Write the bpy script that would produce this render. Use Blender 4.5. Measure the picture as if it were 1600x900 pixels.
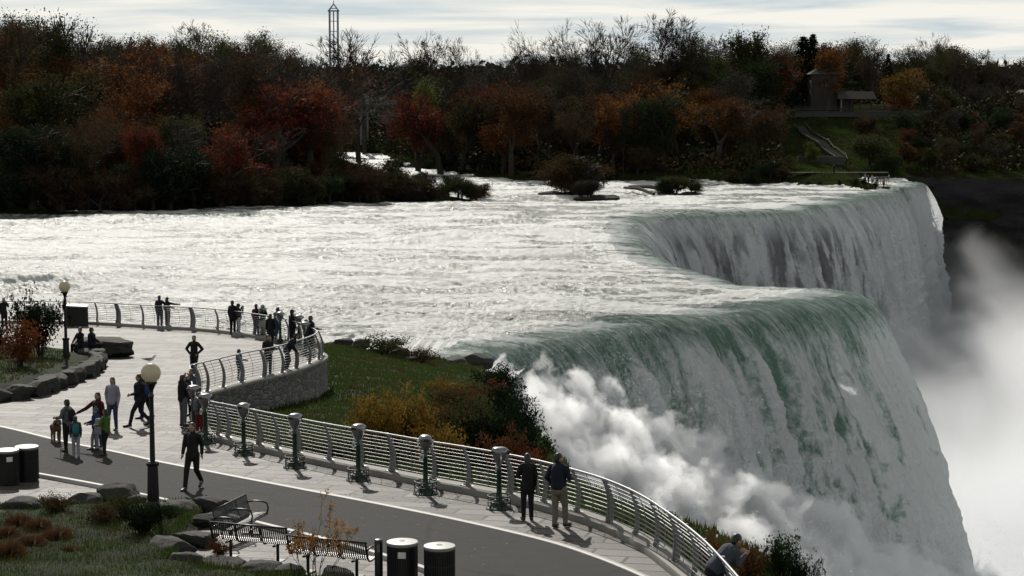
import bpy, bmesh, math, random
import numpy as np
from mathutils import Vector, Matrix, Euler
from mathutils.bvhtree import BVHTree
from mathutils.geometry import tessellate_polygon
scene = bpy.context.scene
for o in list(bpy.data.objects): bpy.data.objects.remove(o)
C = scene.collection
R = math.radians
# ------------------------------------------------------------------ camera, sky, sun, exposure
CAMZ = 18.5; F = 3111.0; PITCH = math.atan(335/F)
cam = bpy.data.objects.new('camera', bpy.data.cameras.new('camera')); C.objects.link(cam)
cam.location = (0, 0, CAMZ); cam.rotation_euler = (R(90)-PITCH, 0, 0)
cam.data.sensor_width = 36; cam.data.lens = F/1600*36
cam.data.clip_start = 0.5; cam.data.clip_end = 30000
scene.camera = cam
SUN_EL = R(34); SUN_AZ = R(-13)                     # azimuth from +Y towards +X
sun_dir = Vector((math.sin(SUN_AZ)*math.cos(SUN_EL), math.cos(SUN_AZ)*math.cos(SUN_EL), math.sin(SUN_EL)))
sl = bpy.data.lights.new('sun', 'SUN'); sl.energy = 4.3; sl.angle = R(0.9); sl.color = (1, .95, .87)
so = bpy.data.objects.new('sun', sl); C.objects.link(so)
so.rotation_euler = (-sun_dir).to_track_quat('-Z', 'Y').to_euler(); so.location = (0, 0, 80)
w = bpy.data.worlds.new('World'); scene.world = w; w.use_nodes = True
nt = w.node_tree; nt.nodes.clear()
def WN(t, **k):
    n = nt.nodes.new(t)
    for a, b in k.items(): setattr(n, a, b)
    return n
wo = WN('ShaderNodeOutputWorld'); bg = WN('ShaderNodeBackground'); bg.inputs[1].default_value = 0.05
sky = WN('ShaderNodeTexSky', sky_type='NISHITA', sun_disc=False, sun_elevation=SUN_EL, sun_rotation=SUN_AZ)
sky.air_density = 1.0; sky.dust_density = 0.7
tc = WN('ShaderNodeTexCoord'); sp = WN('ShaderNodeSeparateXYZ'); cmb = WN('ShaderNodeCombineXYZ')
nt.links.new(tc.outputs['Generated'], sp.inputs[0])
zz = WN('ShaderNodeMath', operation='MAXIMUM'); zz.inputs[1].default_value = 0.0
nt.links.new(sp.outputs[2], zz.inputs[0])
za = WN('ShaderNodeMath', operation='ADD'); za.inputs[1].default_value = 0.035; nt.links.new(zz.outputs[0], za.inputs[0])
for i in (0, 1):                                     # project the direction on a flat cloud deck
    d = WN('ShaderNodeMath', operation='DIVIDE'); nt.links.new(sp.outputs[i], d.inputs[0]); nt.links.new(za.outputs[0], d.inputs[1])
    nt.links.new(d.outputs[0], cmb.inputs[i])
mp = WN('ShaderNodeMapping'); mp.inputs['Scale'].default_value = (.42, .30, 1); mp.inputs['Location'].default_value = (3.7, 1.0, 0)
nt.links.new(cmb.outputs[0], mp.inputs[0])
ns = WN('ShaderNodeTexNoise'); ns.inputs['Scale'].default_value = 1.0; ns.inputs['Detail'].default_value = 7; ns.inputs['Roughness'].default_value = .55
ns.inputs['Distortion'].default_value = .4
nt.links.new(mp.outputs[0], ns.inputs['Vector'])
cr = WN('ShaderNodeValToRGB'); cr.color_ramp.elements[0].position = .39; cr.color_ramp.elements[1].position = .59
nt.links.new(ns.outputs[0], cr.inputs[0])
mx = WN('ShaderNodeMix', data_type='RGBA'); 
veil = WN('ShaderNodeMix', data_type='RGBA'); veil.inputs[0].default_value = .85; veil.inputs[7].default_value = (11.2, 13.4, 14.9, 1)
nt.links.new(sky.outputs[0], veil.inputs[6])
nt.links.new(cr.outputs[0], mx.inputs[0]); nt.links.new(veil.outputs[2], mx.inputs[6]); mx.inputs[7].default_value = (18.6, 18.1, 16.6, 1)
# clouds only lighten the low sky; overhead the deck thins out
hi = WN('ShaderNodeMapRange'); hi.inputs[1].default_value = .12; hi.inputs[2].default_value = .6; hi.inputs[3].default_value = 1; hi.inputs[4].default_value = .42
nt.links.new(zz.outputs[0], hi.inputs[0])
gnd = WN('ShaderNodeMapRange'); gnd.inputs[1].default_value = -.02; gnd.inputs[2].default_value = -.002; gnd.inputs[3].default_value = .12; gnd.inputs[4].default_value = 1; nt.links.new(sp.outputs[2], gnd.inputs[0])
hg = WN('ShaderNodeMath', operation='MULTIPLY'); nt.links.new(hi.outputs[0], hg.inputs[0]); nt.links.new(gnd.outputs[0], hg.inputs[1])
mul = WN('ShaderNodeVectorMath', operation='SCALE'); nt.links.new(mx.outputs[2], mul.inputs[0]); nt.links.new(hg.outputs[0], mul.inputs['Scale'])
nt.links.new(mul.outputs[0], bg.inputs[0]); nt.links.new(bg.outputs[0], wo.inputs[0])
scene.view_settings.view_transform = 'Standard'; scene.view_settings.look = 'None'
scene.view_settings.exposure = 0; scene.view_settings.gamma = 1; scene.view_settings.use_curve_mapping = False
cy = scene.cycles; cy.use_denoising = True; cy.max_bounces = 6; cy.diffuse_bounces = 2; cy.glossy_bounces = 2
cy.transmission_bounces = 3; cy.volume_bounces = 4; cy.transparent_max_bounces = 8
cy.volume_step_rate = .5; cy.volume_max_steps = 256
cy.sample_clamp_indirect = 4; cy.sample_clamp_direct = 12
cy.caustics_reflective = False; cy.caustics_refractive = False
# ------------------------------------------------------------------ helpers
def ray(x, y):
    cp, sp_ = math.cos(PITCH), math.sin(PITCH)
    a, b = (x-800)/F, (450-y)/F
    return Vector((a, cp+b*sp_, -sp_+b*cp))
def at(x, y, z=0.0):                                 # photo point -> point on the level z
    d = ray(x, y); t = (z-CAMZ)/d.z
    return Vector((d.x*t, d.y*t, z))
P0, PS = 10.0, 0.0485                                # the esplanade falls gently away: z = P0 - PS*y
def pz(Y): return P0-PS*Y
def atp(x, y, dz=0.0):
    d = ray(x, y); t = (P0+dz-CAMZ)/(d.z+PS*d.y)
    return Vector((d.x*t, d.y*t, CAMZ+d.z*t))
def atd(x, y, Y):                                    # photo point at distance Y
    d = ray(x, y); t = Y/d.y
    return Vector((d.x*t, Y, CAMZ+d.z*t))
_rng = np.random.RandomState(5)
_perm = _rng.permutation(256); _perm = np.concatenate([_perm, _perm, _perm])
_g3 = _rng.normal(size=(256, 3)); _g3 /= np.linalg.norm(_g3, axis=1)[:, None]
def perlin(x, y, z=0.0):
    x, y, z = np.broadcast_arrays(np.asarray(x, float), np.asarray(y, float), np.asarray(z, float))
    xi, yi, zi = np.floor(x).astype(int), np.floor(y).astype(int), np.floor(z).astype(int)
    xf, yf, zf = x-xi, y-yi, z-zi
    xi &= 255; yi &= 255; zi &= 255
    u, v, q = [t*t*t*(t*(t*6-15)+10) for t in (xf, yf, zf)]
    r = 0
    for a in (0, 1):
        for b in (0, 1):
            for c in (0, 1):
                g = _g3[_perm[_perm[_perm[xi+a]+yi+b]+zi+c]]
                d = g[..., 0]*(xf-a)+g[..., 1]*(yf-b)+g[..., 2]*(zf-c)
                r = r+d*(u if a else 1-u)*(v if b else 1-v)*(q if c else 1-q)
    return r*1.5
def fbm(x, y, z=0.0, o=4, g=.5, l=2.03):
    r, a = 0, 1
    for i in range(o):
        r = r+a*perlin(x+i*17.3, y+i*5.1, z+i*9.7); a *= g; x = x*l; y = y*l; z = np.asarray(z)*l
    return r
def billow(x, y, z=0.0, o=4, g=.5, l=2.1):
    r, a = 0, 1
    for i in range(o):
        r = r+a*np.abs(perlin(x+i*17.3, y+i*5.1, z+i*9.7)); a *= g; x = x*l; y = y*l; z = np.asarray(z)*l
    return r
def sstep(a, b, x):
    t = np.clip((x-a)/(b-a), 0, 1); return t*t*(3-2*t)
def tag(o, label=None, cat=None, group=None, kind=None):
    if label: o['label'] = label
    if cat: o['category'] = cat
    if group: o['group'] = group
    if kind: o['kind'] = kind
    return o
def np_mesh(name, co, faces, mat=None, parent=None, smooth=True, attrs=None):
    me = bpy.data.meshes.new(name); co = np.asarray(co, np.float32)
    faces = np.asarray(faces, np.int32); n, k = faces.shape
    me.vertices.add(len(co)); me.vertices.foreach_set('co', co.ravel())
    me.loops.add(n*k); me.loops.foreach_set('vertex_index', np.ascontiguousarray(faces.ravel()))
    me.polygons.add(n); me.polygons.foreach_set('loop_start', np.arange(n, dtype=np.int32)*k)
    if smooth: me.polygons.foreach_set('use_smooth', [True]*n)
    me.update(calc_edges=True)
    for an, av in (attrs or {}).items():
        a = me.attributes.new(an, 'FLOAT', 'POINT'); a.data.foreach_set('value', np.asarray(av, np.float32).ravel())
    if mat: me.materials.append(mat)
    o = bpy.data.objects.new(name, me); C.objects.link(o)
    if parent: o.parent = parent
    return o
def grid_faces(nr, nc):
    i = np.arange(nr-1)[:, None]*nc+np.arange(nc-1)[None]
    return np.stack([i, i+1, i+1+nc, i+nc], -1).reshape(-1, 4)
def empty(name, loc=(0, 0, 0), rz=0):
    o = bpy.data.objects.new(name, None); C.objects.link(o); o.location = loc; o.rotation_euler = (0, 0, rz); return o
class MB:                                            # collects shapes -> ONE mesh object
    def __init__(s): s.v = []; s.f = []
    def add(s, vs, fs):
        b = len(s.v); s.v += [tuple(v) for v in vs]; s.f += [tuple(i+b for i in f) for f in fs]; return s
    def box(s, c, d, rot=None, taper=1.0):
        x, y, z = d[0]/2, d[1]/2, d[2]/2
        p = [Vector((a*x*(taper if q > 0 else 1), b*y*(taper if q > 0 else 1), q*z)) for q in (-1, 1) for a, b in ((-1, -1), (1, -1), (1, 1), (-1, 1))]
        if rot is not None: p = [rot @ v for v in p]
        c = Vector(c)
        return s.add([v+c for v in p], [(3, 2, 1, 0), (4, 5, 6, 7), (0, 1, 5, 4), (1, 2, 6, 5), (2, 3, 7, 6), (3, 0, 4, 7)])
    def tube(s, pts, rad, n=8, cap=True, sx=1.0):
        pts = [Vector(p) for p in pts]; m = len(pts)
        if not hasattr(rad, '__len__'): rad = [rad]*m
        vs, fs = [], []; up = None
        for i, p in enumerate(pts):
            t = (pts[min(i+1, m-1)]-pts[max(i-1, 0)]).normalized()
            if up is None: up = Vector((0, 0, 1)) if abs(t.z) < .9 else Vector((1, 0, 0))
            a = t.cross(up).normalized(); b = a.cross(t).normalized(); up = b
            for k in range(n):
                q = 2*math.pi*k/n
                vs.append(p+a*(math.cos(q)*rad[i]*sx)+b*(math.sin(q)*rad[i]))
        for i in range(m-1):
            for k in range(n):
                fs.append((i*n+k, i*n+(k+1) % n, (i+1)*n+(k+1) % n, (i+1)*n+k))
        if cap: fs.append(tuple(reversed(range(n)))); fs.append(tuple((m-1)*n+k for k in range(n)))
        return s.add(vs, fs)
    def lathe(s, prof, c=(0, 0, 0), n=20):
        c = Vector(c); vs, fs = [], []; m = len(prof)
        for r, z in prof:
            for k in range(n):
                q = 2*math.pi*k/n; vs.append(c+Vector((r*math.cos(q), r*math.sin(q), z)))
        for i in range(m-1):
            for k in range(n):
                fs.append((i*n+k, i*n+(k+1) % n, (i+1)*n+(k+1) % n, (i+1)*n+k))
        fs.append(tuple(reversed(range(n)))); fs.append(tuple((m-1)*n+k for k in range(n)))
        return s.add(vs, fs)
    def ball(s, c, r, n=12, m=8):
        if not hasattr(r, '__len__'): r = (r, r, r)
        prof = []; vs, fs = [], []; c = Vector(c)
        for i in range(m+1):
            th = math.pi*(i+.02)/(m+.04)-math.pi/2
            for k in range(n):
                q = 2*math.pi*k/n
                vs.append(c+Vector((r[0]*math.cos(th)*math.cos(q), r[1]*math.cos(th)*math.sin(q), r[2]*math.sin(th))))
        for i in range(m):
            for k in range(n): fs.append((i*n+k, i*n+(k+1) % n, (i+1)*n+(k+1) % n, (i+1)*n+k))
        fs.append(tuple(reversed(range(n)))); fs.append(tuple(m*n+k for k in range(n)))
        return s.add(vs, fs)
    def build(s, name, mat, parent=None, smooth=False, angle=None):
        me = bpy.data.meshes.new(name); me.from_pydata(s.v, [], s.f)
        if mat: me.materials.append(mat)
        if smooth or angle:
            me.polygons.foreach_set('use_smooth', [True]*len(me.polygons))
            if angle: me.set_sharp_from_angle(angle=R(angle))
        me.update()
        o = bpy.data.objects.new(name, me); C.objects.link(o)
        if parent: o.parent = parent
        return o
def copy_tree(o, parent=None):
    c = o.copy(); C.objects.link(c); c.parent = parent
    for ch in list(o.children): copy_tree(ch, c)
    return c
# ------------------------------------------------------------------ materials
M = {}
class G:                                             # small node-graph writer
    def __init__(s, name):
        s.m = bpy.data.materials.new(name); s.m.use_nodes = True; s.t = s.m.node_tree; s.t.nodes.clear()
        s.out = s.n('ShaderNodeOutputMaterial')
    def n(s, t, ins=None, **k):
        n = s.t.nodes.new(t)
        for a, b in k.items(): setattr(n, a, b)
        for a, b in (ins or {}).items(): s.set(n, a, b)
        return n
    def set(s, n, a, b):
        if isinstance(b, bpy.types.NodeSocket): s.t.links.new(b, n.inputs[a])
        elif isinstance(b, bpy.types.Node): s.t.links.new(b.outputs[0], n.inputs[a])
        else: n.inputs[a].default_value = b
    def coord(s, scale=(1, 1, 1), kind='Object', rot=(0, 0, 0)):
        t = s.n('ShaderNodeTexCoord'); m = s.n('ShaderNodeMapping', {'Vector': t.outputs[kind], 'Scale': scale, 'Rotation': rot}); return m
    def geo(s, scale=(1, 1, 1), rot=(0, 0, 0)):
        t = s.n('ShaderNodeNewGeometry'); return s.n('ShaderNodeMapping', {'Vector': t.outputs['Position'], 'Scale': scale, 'Rotation': rot})
    def noise(s, vec, scale, detail=4, rough=.5, dist=0):
        return s.n('ShaderNodeTexNoise', {'Vector': vec, 'Scale': scale, 'Detail': detail, 'Roughness': rough, 'Distortion': dist})
    def ramp(s, fac, stops):
        r = s.n('ShaderNodeValToRGB', {'Fac': fac}); e = r.color_ramp.elements
        while len(e) < len(stops): e.new(.5)
        for i, (p, c) in enumerate(stops): e[i].position = p; e[i].color = (c, c, c, 1) if not hasattr(c, '__len__') else (*c[:3], 1)
        return r
    def math(s, op, a, b=0.0, clamp=False):
        n = s.n('ShaderNodeMath', operation=op, use_clamp=clamp); s.set(n, 0, a); s.set(n, 1, b); return n
    def mix(s, fac, a, b):
        n = s.n('ShaderNodeMix', data_type='RGBA'); s.set(n, 0, fac)
        for i, c in ((6, a), (7, b)): s.set(n, i, (*c[:3], 1) if isinstance(c, tuple) else (c.outputs[2] if getattr(c, 'bl_idname', '') == 'ShaderNodeMix' else c))
        return n.outputs[2]
    def bump(s, h, strength=.5, dist=.02, normal=None):
        k = {'Height': h, 'Strength': strength, 'Distance': dist}
        if normal is not None: k['Normal'] = normal
        return s.n('ShaderNodeBump', k)
    def bsdf(s, **k):
        n = s.n('ShaderNodeBsdfPrincipled')
        for a, b in k.items():
            a = {'color': 'Base Color', 'rough': 'Roughness', 'metal': 'Metallic', 'normal': 'Normal', 'spec': 'Specular IOR Level'}.get(a, a)
            s.set(n, a, (*b, 1) if isinstance(b, tuple) and len(b) == 3 else b)
        return n
    def done(s, sh, key):
        s.set(s.out, 'Surface', sh); M[key] = s.m; return s.m
def simple(key, col, rough=.6, metal=0, var=.15, scale=6, bump=0, bscale=40):
    g = G(key); co = g.coord()
    nz = g.noise(co, scale, 5, .6)
    c = g.mix(nz.outputs[0], tuple(x*(1-var*1.6) for x in col), tuple(min(1, x*(1+var*1.6)) for x in col))
    k = dict(color=c, rough=rough, metal=metal, spec=.12 if rough > .65 else .5)
    if bump: k['normal'] = g.bump(g.noise(co, bscale, 3), bump, .01)
    return g.done(g.bsdf(**k), key)
# ------------------------------------------------------------------ river, falls, gorge
# crest of the falls in plan (x, y) at river level z = 0
crest_px = [(742, 574), (748, 560), (790, 541), (850, 527), (900, 517), (1000, 501), (1100, 488), (1200, 475), (1280, 464), (1322, 458), (1322, 452),
            (1250, 447), (1160, 442), (1120, 432), (1060, 414), (1020, 396), (1000, 376), (985, 352), (1003, 338), (1060, 334), (1130, 331), (1200, 328), (1262, 324), (1300, 318),
            (1340, 309), (1385, 300), (1404, 294), (1420, 289), (1446, 285)]
_c = np.array([at(*p)[:2] for p in crest_px])
def spline(pts, n, closed=False):
    pts = np.asarray(pts, float); m = len(pts)
    seg = np.r_[0, np.cumsum(np.linalg.norm(np.diff(pts, axis=0), axis=1)**.5)]
    tang = np.zeros_like(pts)
    tang[1:-1] = (pts[2:]-pts[:-2])/(seg[2:]-seg[:-2])[:, None]; tang[0] = (pts[1]-pts[0])/(seg[1]-seg[0]); tang[-1] = (pts[-1]-pts[-2])/(seg[-1]-seg[-2])
    out = []
    t = np.linspace(0, seg[-1], n*6)
    i = np.clip(np.searchsorted(seg, t, side='right')-1, 0, m-2); h = (seg[i+1]-seg[i]); s = ((t-seg[i])/h)[:, None]; h = h[:, None]
    q = (2*s**3-3*s**2+1)*pts[i]+(s**3-2*s**2+s)*h*tang[i]+(-2*s**3+3*s**2)*pts[i+1]+(s**3-s**2)*h*tang[i+1]
    L = np.r_[0, np.cumsum(np.linalg.norm(np.diff(q, axis=0), axis=1))]
    tt = np.linspace(0, L[-1], n)
    return np.stack([np.interp(tt, L, q[:, k]) for k in range(pts.shape[1])], 1), L[-1]
NU = 1500
crest, crest_len = spline(_c, NU)
ul = np.linspace(0, crest_len, NU)
crest = crest+np.stack([fbm(ul*.12, 3.3)*1.0, fbm(ul*.12, 8.3)*1.0], 1)*sstep(0, 10, ul)[:, None]
tg = np.gradient(crest, axis=0); tg /= np.linalg.norm(tg, axis=1)[:, None]
nrm = np.stack([tg[:, 1], -tg[:, 0]], 1)
k_ = np.hanning(161); k_ /= k_.sum()
def smooth1(a, k=k_):
    p = len(k)//2; return np.stack([np.convolve(np.pad(a[:, j], p, mode='edge'), k, 'valid') for j in range(a.shape[1])], 1)
nrm = smooth1(nrm)+np.array([.25, -.05]); nrm /= np.linalg.norm(nrm, axis=1)[:, None]
crest_c = crest[::8]
def crest_dist(X, Y):
    out = np.empty(X.size); x = X.ravel(); y = Y.ravel()
    for a in range(0, x.size, 40000):
        out[a:a+40000] = np.sqrt(((x[a:a+40000, None]-crest_c[None, :, 0])**2+(y[a:a+40000, None]-crest_c[None, :, 1])**2).min(1))
    return out.reshape(X.shape)
def waves(X, Y):
    wx = X+fbm(X*.05, Y*.05, 2.2, 2)*5; wy = Y+fbm(X*.04, Y*.04, 7.7, 2)*6
    big = fbm(wx*.045, wy*.11, 1.0, 3)*.55                      # standing swells across the current
    mid = (0.5-billow(wx*.22, wy*.42, 4.0, 4, .55))*.42
    rough_ = .35+.65*sstep(-.25, .45, fbm(X*.02, Y*.03, 5.5, 2))
    tiny = fbm(wx*1.0, wy*1.7, 9.0, 3, .6)*.11
    ledge = 0
    for (cx, cy, lx, h) in ((-40, 205, 9, .8), (-15, 175, 8, .7), (-28, 240, 14, .7), (3, 205, 7, .7), (-52, 180, 9, .8), (-5, 250, 10, .6), (0, 172, 6, .6), (-22, 215, 12, .7), (-6, 222, 9, .9), (2, 236, 10, .6), (-35, 190, 8, .5), (-10, 198, 7, .6), (4, 188, 6, .5), (-48, 225, 8, .6)):
        yy = wy-cy-.12*(wx-cx)
        ledge = ledge+h*np.exp(-((wx-cx)/lx)**2)*(sstep(1.6, 0, yy)*sstep(-9, -1, yy))
    return big+mid*rough_+tiny+ledge*.8
def foamy(X, Y):
    wx = X+fbm(X*.1, Y*.1, 2.2, 2)*3
    f = fbm(wx*.07, Y*.22, 12.0, 4, .6)
    return f
nr, nc = 720, 760
ypx = np.linspace(530, 208, nr)
Yr = np.array([at(800, y)[1] for y in ypx]); Yr[0] = 100
j_ = crest[:, 1]
def crest_x(Y):                                      # first crossing of the crest with the line y = Y
    o = np.argsort(j_, kind='stable'); return np.interp(Y, j_[o], smooth1(crest[o])[:, 0], left=crest[0, 0], right=74)
XR = np.interp(Yr, np.r_[0, np.sort(j_), 9e3], np.r_[crest[0, 0], crest_x(np.sort(j_)), 74])-.6
XR = np.where(Yr < crest[0, 1]+.5, crest[0, 0]-1, XR)
XL = -.30*Yr-14
tt = np.linspace(0, 1, nc)
X = XL[:, None]+(XR-XL)[:, None]*tt[None]; Y = np.repeat(Yr[:, None], nc, 1)
dc = crest_dist(X, Y)
Z = waves(X, Y)*(1-.45*sstep(6, .5, dc))-1.6*sstep(3.2, .9, dc)
slope = 0.5+2.0*(foamy(X, Y))
foam = sstep(.1, .9, slope)*.8+.9*sstep(.35, .8, waves(X, Y))
river = np_mesh('river', np.stack([X, Y, Z], -1).reshape(-1, 3), grid_faces(nr, nc)[:, ::-1], None, attrs={'foam': foam})
tag(river, kind='structure')
g = G('river_water')
at_ = g.n('ShaderNodeAttribute', attribute_name='foam')
P = g.geo((.8, 1.15, 1)); P2 = g.geo((1, 1.7, 1), (0, 0, R(8)))
n1 = g.noise(P, 1.5, 9, .74, .9); n2 = g.noise(P2, 4.0, 6, .72, .6)
fo = g.math('ADD', g.math('MULTIPLY', at_.outputs['Fac'], .40), g.math('MULTIPLY', n1.outputs[0], .92))
fr = g.ramp(fo, [(.44, 0), (.66, 1)])
col = g.mix(fr.outputs[0], (.035, .052, .045), (.80, .82, .80))
b1 = g.bump(n1.outputs[0], .8, .8)
b2 = g.bump(n2.outputs[0], .8, .28, b1.outputs[0])
rr = g.math('ADD', g.math('MULTIPLY', fr.outputs[0], .25), .30)
g.done(g.bsdf(color=col, rough=rr, normal=b2.outputs[0], spec=.9, IOR=1.33), 'river'); river.data.materials.append(M['river'])

# the falling sheet: u along the crest, w from 6 m upstream, over the lip and down
NW = 330
wv = np.linspace(0, 1, NW); wl = .10
U = np.repeat(ul[:, None], NW, 1); W = np.repeat(wv[None], NU, 0)
vel = 4.1+.7*fbm(ul*.05, 1.7)+.9*sstep(0, 30, ul)*sstep(75, 40, ul); tip_u = ul[np.argmin((crest[:, 0]-at(1322, 455)[0])**2+(crest[:, 1]-at(1322, 455)[1])**2)]
vel = vel+1.15*np.exp(-((ul-tip_u+2)/13)**2)
vel = vel*(.45+.55*sstep(0, 18, ul))*(1-.38*sstep(185, 235, ul))
T = np.clip((W-wl)/(1-wl), 0, 1)**.85*2.62
offU = np.where(W < wl, (W/wl-1)*3.2, 0)
low = .18*(np.clip(offU/3.2+1, 0, 1))**2.2
out = vel[:, None]*T
drop = np.where(W < wl, low, .18+.55*T+4.9*T**2)
cx, cy_ = crest[:, 0][:, None], crest[:, 1][:, None]
nx, ny = nrm[:, 0][:, None], nrm[:, 1][:, None]
# folds: streams of water side by side, hardly changing while they fall
uu = U+1.1*fbm(U*.12, drop*.05, 4.4, 2)
near = sstep(130, 60, U)
sc = 1.0
ra = 1-np.abs(perlin(uu*.17, drop*.012, 21.0))*2.2; rb_ = 1-np.abs(perlin(uu*.33, drop*.02, 33.0))*2.2
fold = (np.maximum(ra, -.2)**2*1.55)*(.30+.70*near)+np.maximum(rb_, -.2)**2*1.25
fold2 = (.35-np.abs(perlin(uu*.85, drop*.05, 17.0)))*.75
amp = sstep(.1, 5.5, drop)
curd = billow(U*.55+.7*fbm(U*.3, drop*.2, 2, 2), drop*.28-0*U, 6.0, 5, .56)
curd_s = billow(U*1.6, drop*1.0, 9.0, 3, .6)
disp = amp*(fold+fold2*.9)+(.4-curd)*(.45+1.15*sstep(2, 18, drop))*amp*(.75+.25*near)+(.4-curd_s)*.30*sstep(1, 9, drop)
gap_u = ul[np.argmin((crest[:, 0]-at(1408, 293)[0])**2+(crest[:, 1]-at(1408, 293)[1])**2)]; gap = np.exp(-((U-gap_u)/2.6)**2)
tip_u = ul[np.argmin((crest[:, 0]-at(1322, 455)[0])**2+(crest[:, 1]-at(1322, 455)[1])**2)]
disp = disp*(1-.75*np.exp(-((U-tip_u+4)/11)**2))-3.2*gap*amp-1.15*amp*(.3+.7*near)-.45*amp
ledge = np.where(W < wl, 0, 1)
Xf = cx+nx*(offU+out+disp*.85); Yf = cy_+ny*(offU+out+disp*.85)
wz = waves(Xf, Yf)
dcf = np.abs(offU)
Zf = -drop+np.where(W < wl, wz*(1-.45*sstep(6, .5, dcf)), wz*.4*np.exp(-drop*.8))+.35*disp*sstep(.2, 1.5, drop)
Zf = np.maximum(Zf, -35)
rid = np.clip(sstep(.45, .95, ra+.35*fbm(U*1.2, drop*.3, 3.0, 3))*(.4+.6*near)+sstep(.5, 1.0, rb_+.4*fbm(U*1.4, drop*.3, 5.0, 3))*.8, 0, 1.2)
foam_shade = .15+.41*sstep(1.5, 16, drop)+.72*rid*sstep(.1, 5, drop)+1.3*(.50-curd)*sstep(2, 12, drop)+.5*sstep(-.0, .6, fbm(U*.09, drop*.06, 41.0, 3))*sstep(0, 3, drop)  # foam plus painted relief shading: ridge tops and curds whiter, troughs darker green
foam_shade = foam_shade+(1-near)*.48*sstep(-.1, 1.0, drop)
foam_shade = foam_shade-.7*gap
foam_shade = np.where(W < wl, np.clip(.75+2.*foamy(Xf, Yf), 0, 1.1)*(1-.75*W/wl)*.9+.08, foam_shade)
# rivulets over the shallow middle of the far crest are greyer: thin water over rock
thin = np.maximum(sstep(120, 135, U)*sstep(215, 180, U), gap*1.0)
fl_ids = [(0, 120), (120, 215), (215, 1e9)]
def falls_part(a, b, name, label, parent=None):
    m = (ul >= a-.5) & (ul <= b+.5); idx = np.where(m)[0]
    co = np.stack([Xf[idx], Yf[idx], Zf[idx]], -1).reshape(-1, 3)
    o = np_mesh(name, co, grid_faces(len(idx), NW), M['falls'], attrs={'foam': foam_shade[idx], 'thin': (thin*sstep(.5, 5, drop))[idx], 'along': U[idx], 'fall': drop[idx]})
    return o
g = G('falling_water')
fa = g.n('ShaderNodeAttribute', attribute_name='foam').outputs['Fac']; th = g.n('ShaderNodeAttribute', attribute_name='thin').outputs['Fac']
au = g.n('ShaderNodeAttribute', attribute_name='along').outputs['Fac']; af = g.n('ShaderNodeAttribute', attribute_name='fall').outputs['Fac']
cv = g.n('ShaderNodeCombineXYZ', {0: au, 1: g.math('MULTIPLY', af, .16)})
cv2 = g.n('ShaderNodeCombineXYZ', {0: au, 1: g.math('MULTIPLY', af, .6)})
s1 = g.noise(cv, 1.6, 7, .66, .35); s2 = g.noise(cv2, 3.4, 6, .68, .6)
f1 = g.math('ADD', fa, g.math('MULTIPLY', g.math('SUBTRACT', s1.outputs[0], .5), 1.5))
f2 = g.math('ADD', f1, g.math('MULTIPLY', g.math('SUBTRACT', s2.outputs[0], .5), 1.5))
fr = g.ramp(f2, [(.12, 0), (.85, 1)])
green = g.mix(g.noise(cv, .35, 3).outputs[0], (.13, .20, .17), (.21, .295, .255))
col = g.mix(fr.outputs[0], green, (.88, .90, .92))
col = g.mix(g.math('MULTIPLY', th, g.ramp(g.noise(cv, .55, 5, .6).outputs[0], [(.42, 1), (.54, 0)]).outputs[0]), col, (.12, .105, .125))
b1 = g.bump(s1.outputs[0], .9, .8); b2 = g.bump(s2.outputs[0], .9, .35, b1.outputs[0])
pr = g.bsdf(color=col, rough=g.math('ADD', g.math('MULTIPLY', fr.outputs[0], .45), .22), normal=b2.outputs[0], spec=.5, IOR=1.33)
trn = g.n('ShaderNodeBsdfTranslucent', {'Color': g.mix(fr.outputs[0], (.25, .45, .36), (.90, .94, .96)), 'Normal': b2.outputs[0]})
ms = g.n('ShaderNodeMixShader', {0: .46, 1: pr.outputs[0], 2: trn.outputs[0]})
g.done(ms, 'falls')
falls_o = falls_part(0, 1e9, 'waterfall', '')
tag(falls_o, kind='structure')

# ---- splash: white water thrown up where the near falls hit the rocks
def splash(name, ua, ub, ztop, reach, seed, nu=520, nv=330, lift=1.0):
    un = np.linspace(ua, ub, nu); vn = np.linspace(-.12, 1, nv)
    UU = np.repeat(un[:, None], nv, 1); VV = np.repeat(vn[None], nu, 0)
    q = (un-ua)/(ub-ua)
    zt = np.interp(q, *ztop); rc = np.interp(q, *reach)
    bx = np.interp(un, ul, crest[:, 0]); by = np.interp(un, ul, crest[:, 1]); ax = np.interp(un, ul, nrm[:, 0]); ay = np.interp(un, ul, nrm[:, 1])
    t0 = np.sqrt(np.maximum(-zt, .1)/4.9); o0 = np.interp(un, ul, vel)*t0
    O = o0[:, None]+VV*rc[:, None]
    z = zt[:, None]-(33+zt[:, None])*np.clip(VV, 0, 1)**1.25+np.where(VV < 0, VV*8, 0)
    X = bx[:, None]+ax[:, None]*O; Y = by[:, None]+ay[:, None]*O
    global splash_pts
    mm = (VV > 0) & (VV < .8); splash_pts = np.stack([X[mm], Y[mm], z[mm]], 1)[::7]
    b = fbm(X*.10, Y*.10, z*.10+seed, 3, .45)
    up = b*1.8*lift*sstep(-.12, .12, VV)-2.8
    X = X+ax[:, None]*up*.5; Y = Y+ay[:, None]*up*.5; z = z+up*.85
    return np_mesh(name, np.stack([X, Y, z], -1).reshape(-1, 3), grid_faces(nu, nv), M['splash'])
g = G('white_splash')
P = g.geo(); n1 = g.noise(P, .8, 8, .7, .3); n2 = g.noise(P, 4.5, 6, .75, .4)
col = g.mix(n1.outputs[0], (.52, .58, .60), (.86, .88, .90))
b = g.bump(n2.outputs[0], .6, .15, g.bump(n1.outputs[0], .5, .5).outputs[0])
pr = g.bsdf(color=col, rough=.75, normal=b.outputs[0], spec=.2)
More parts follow.
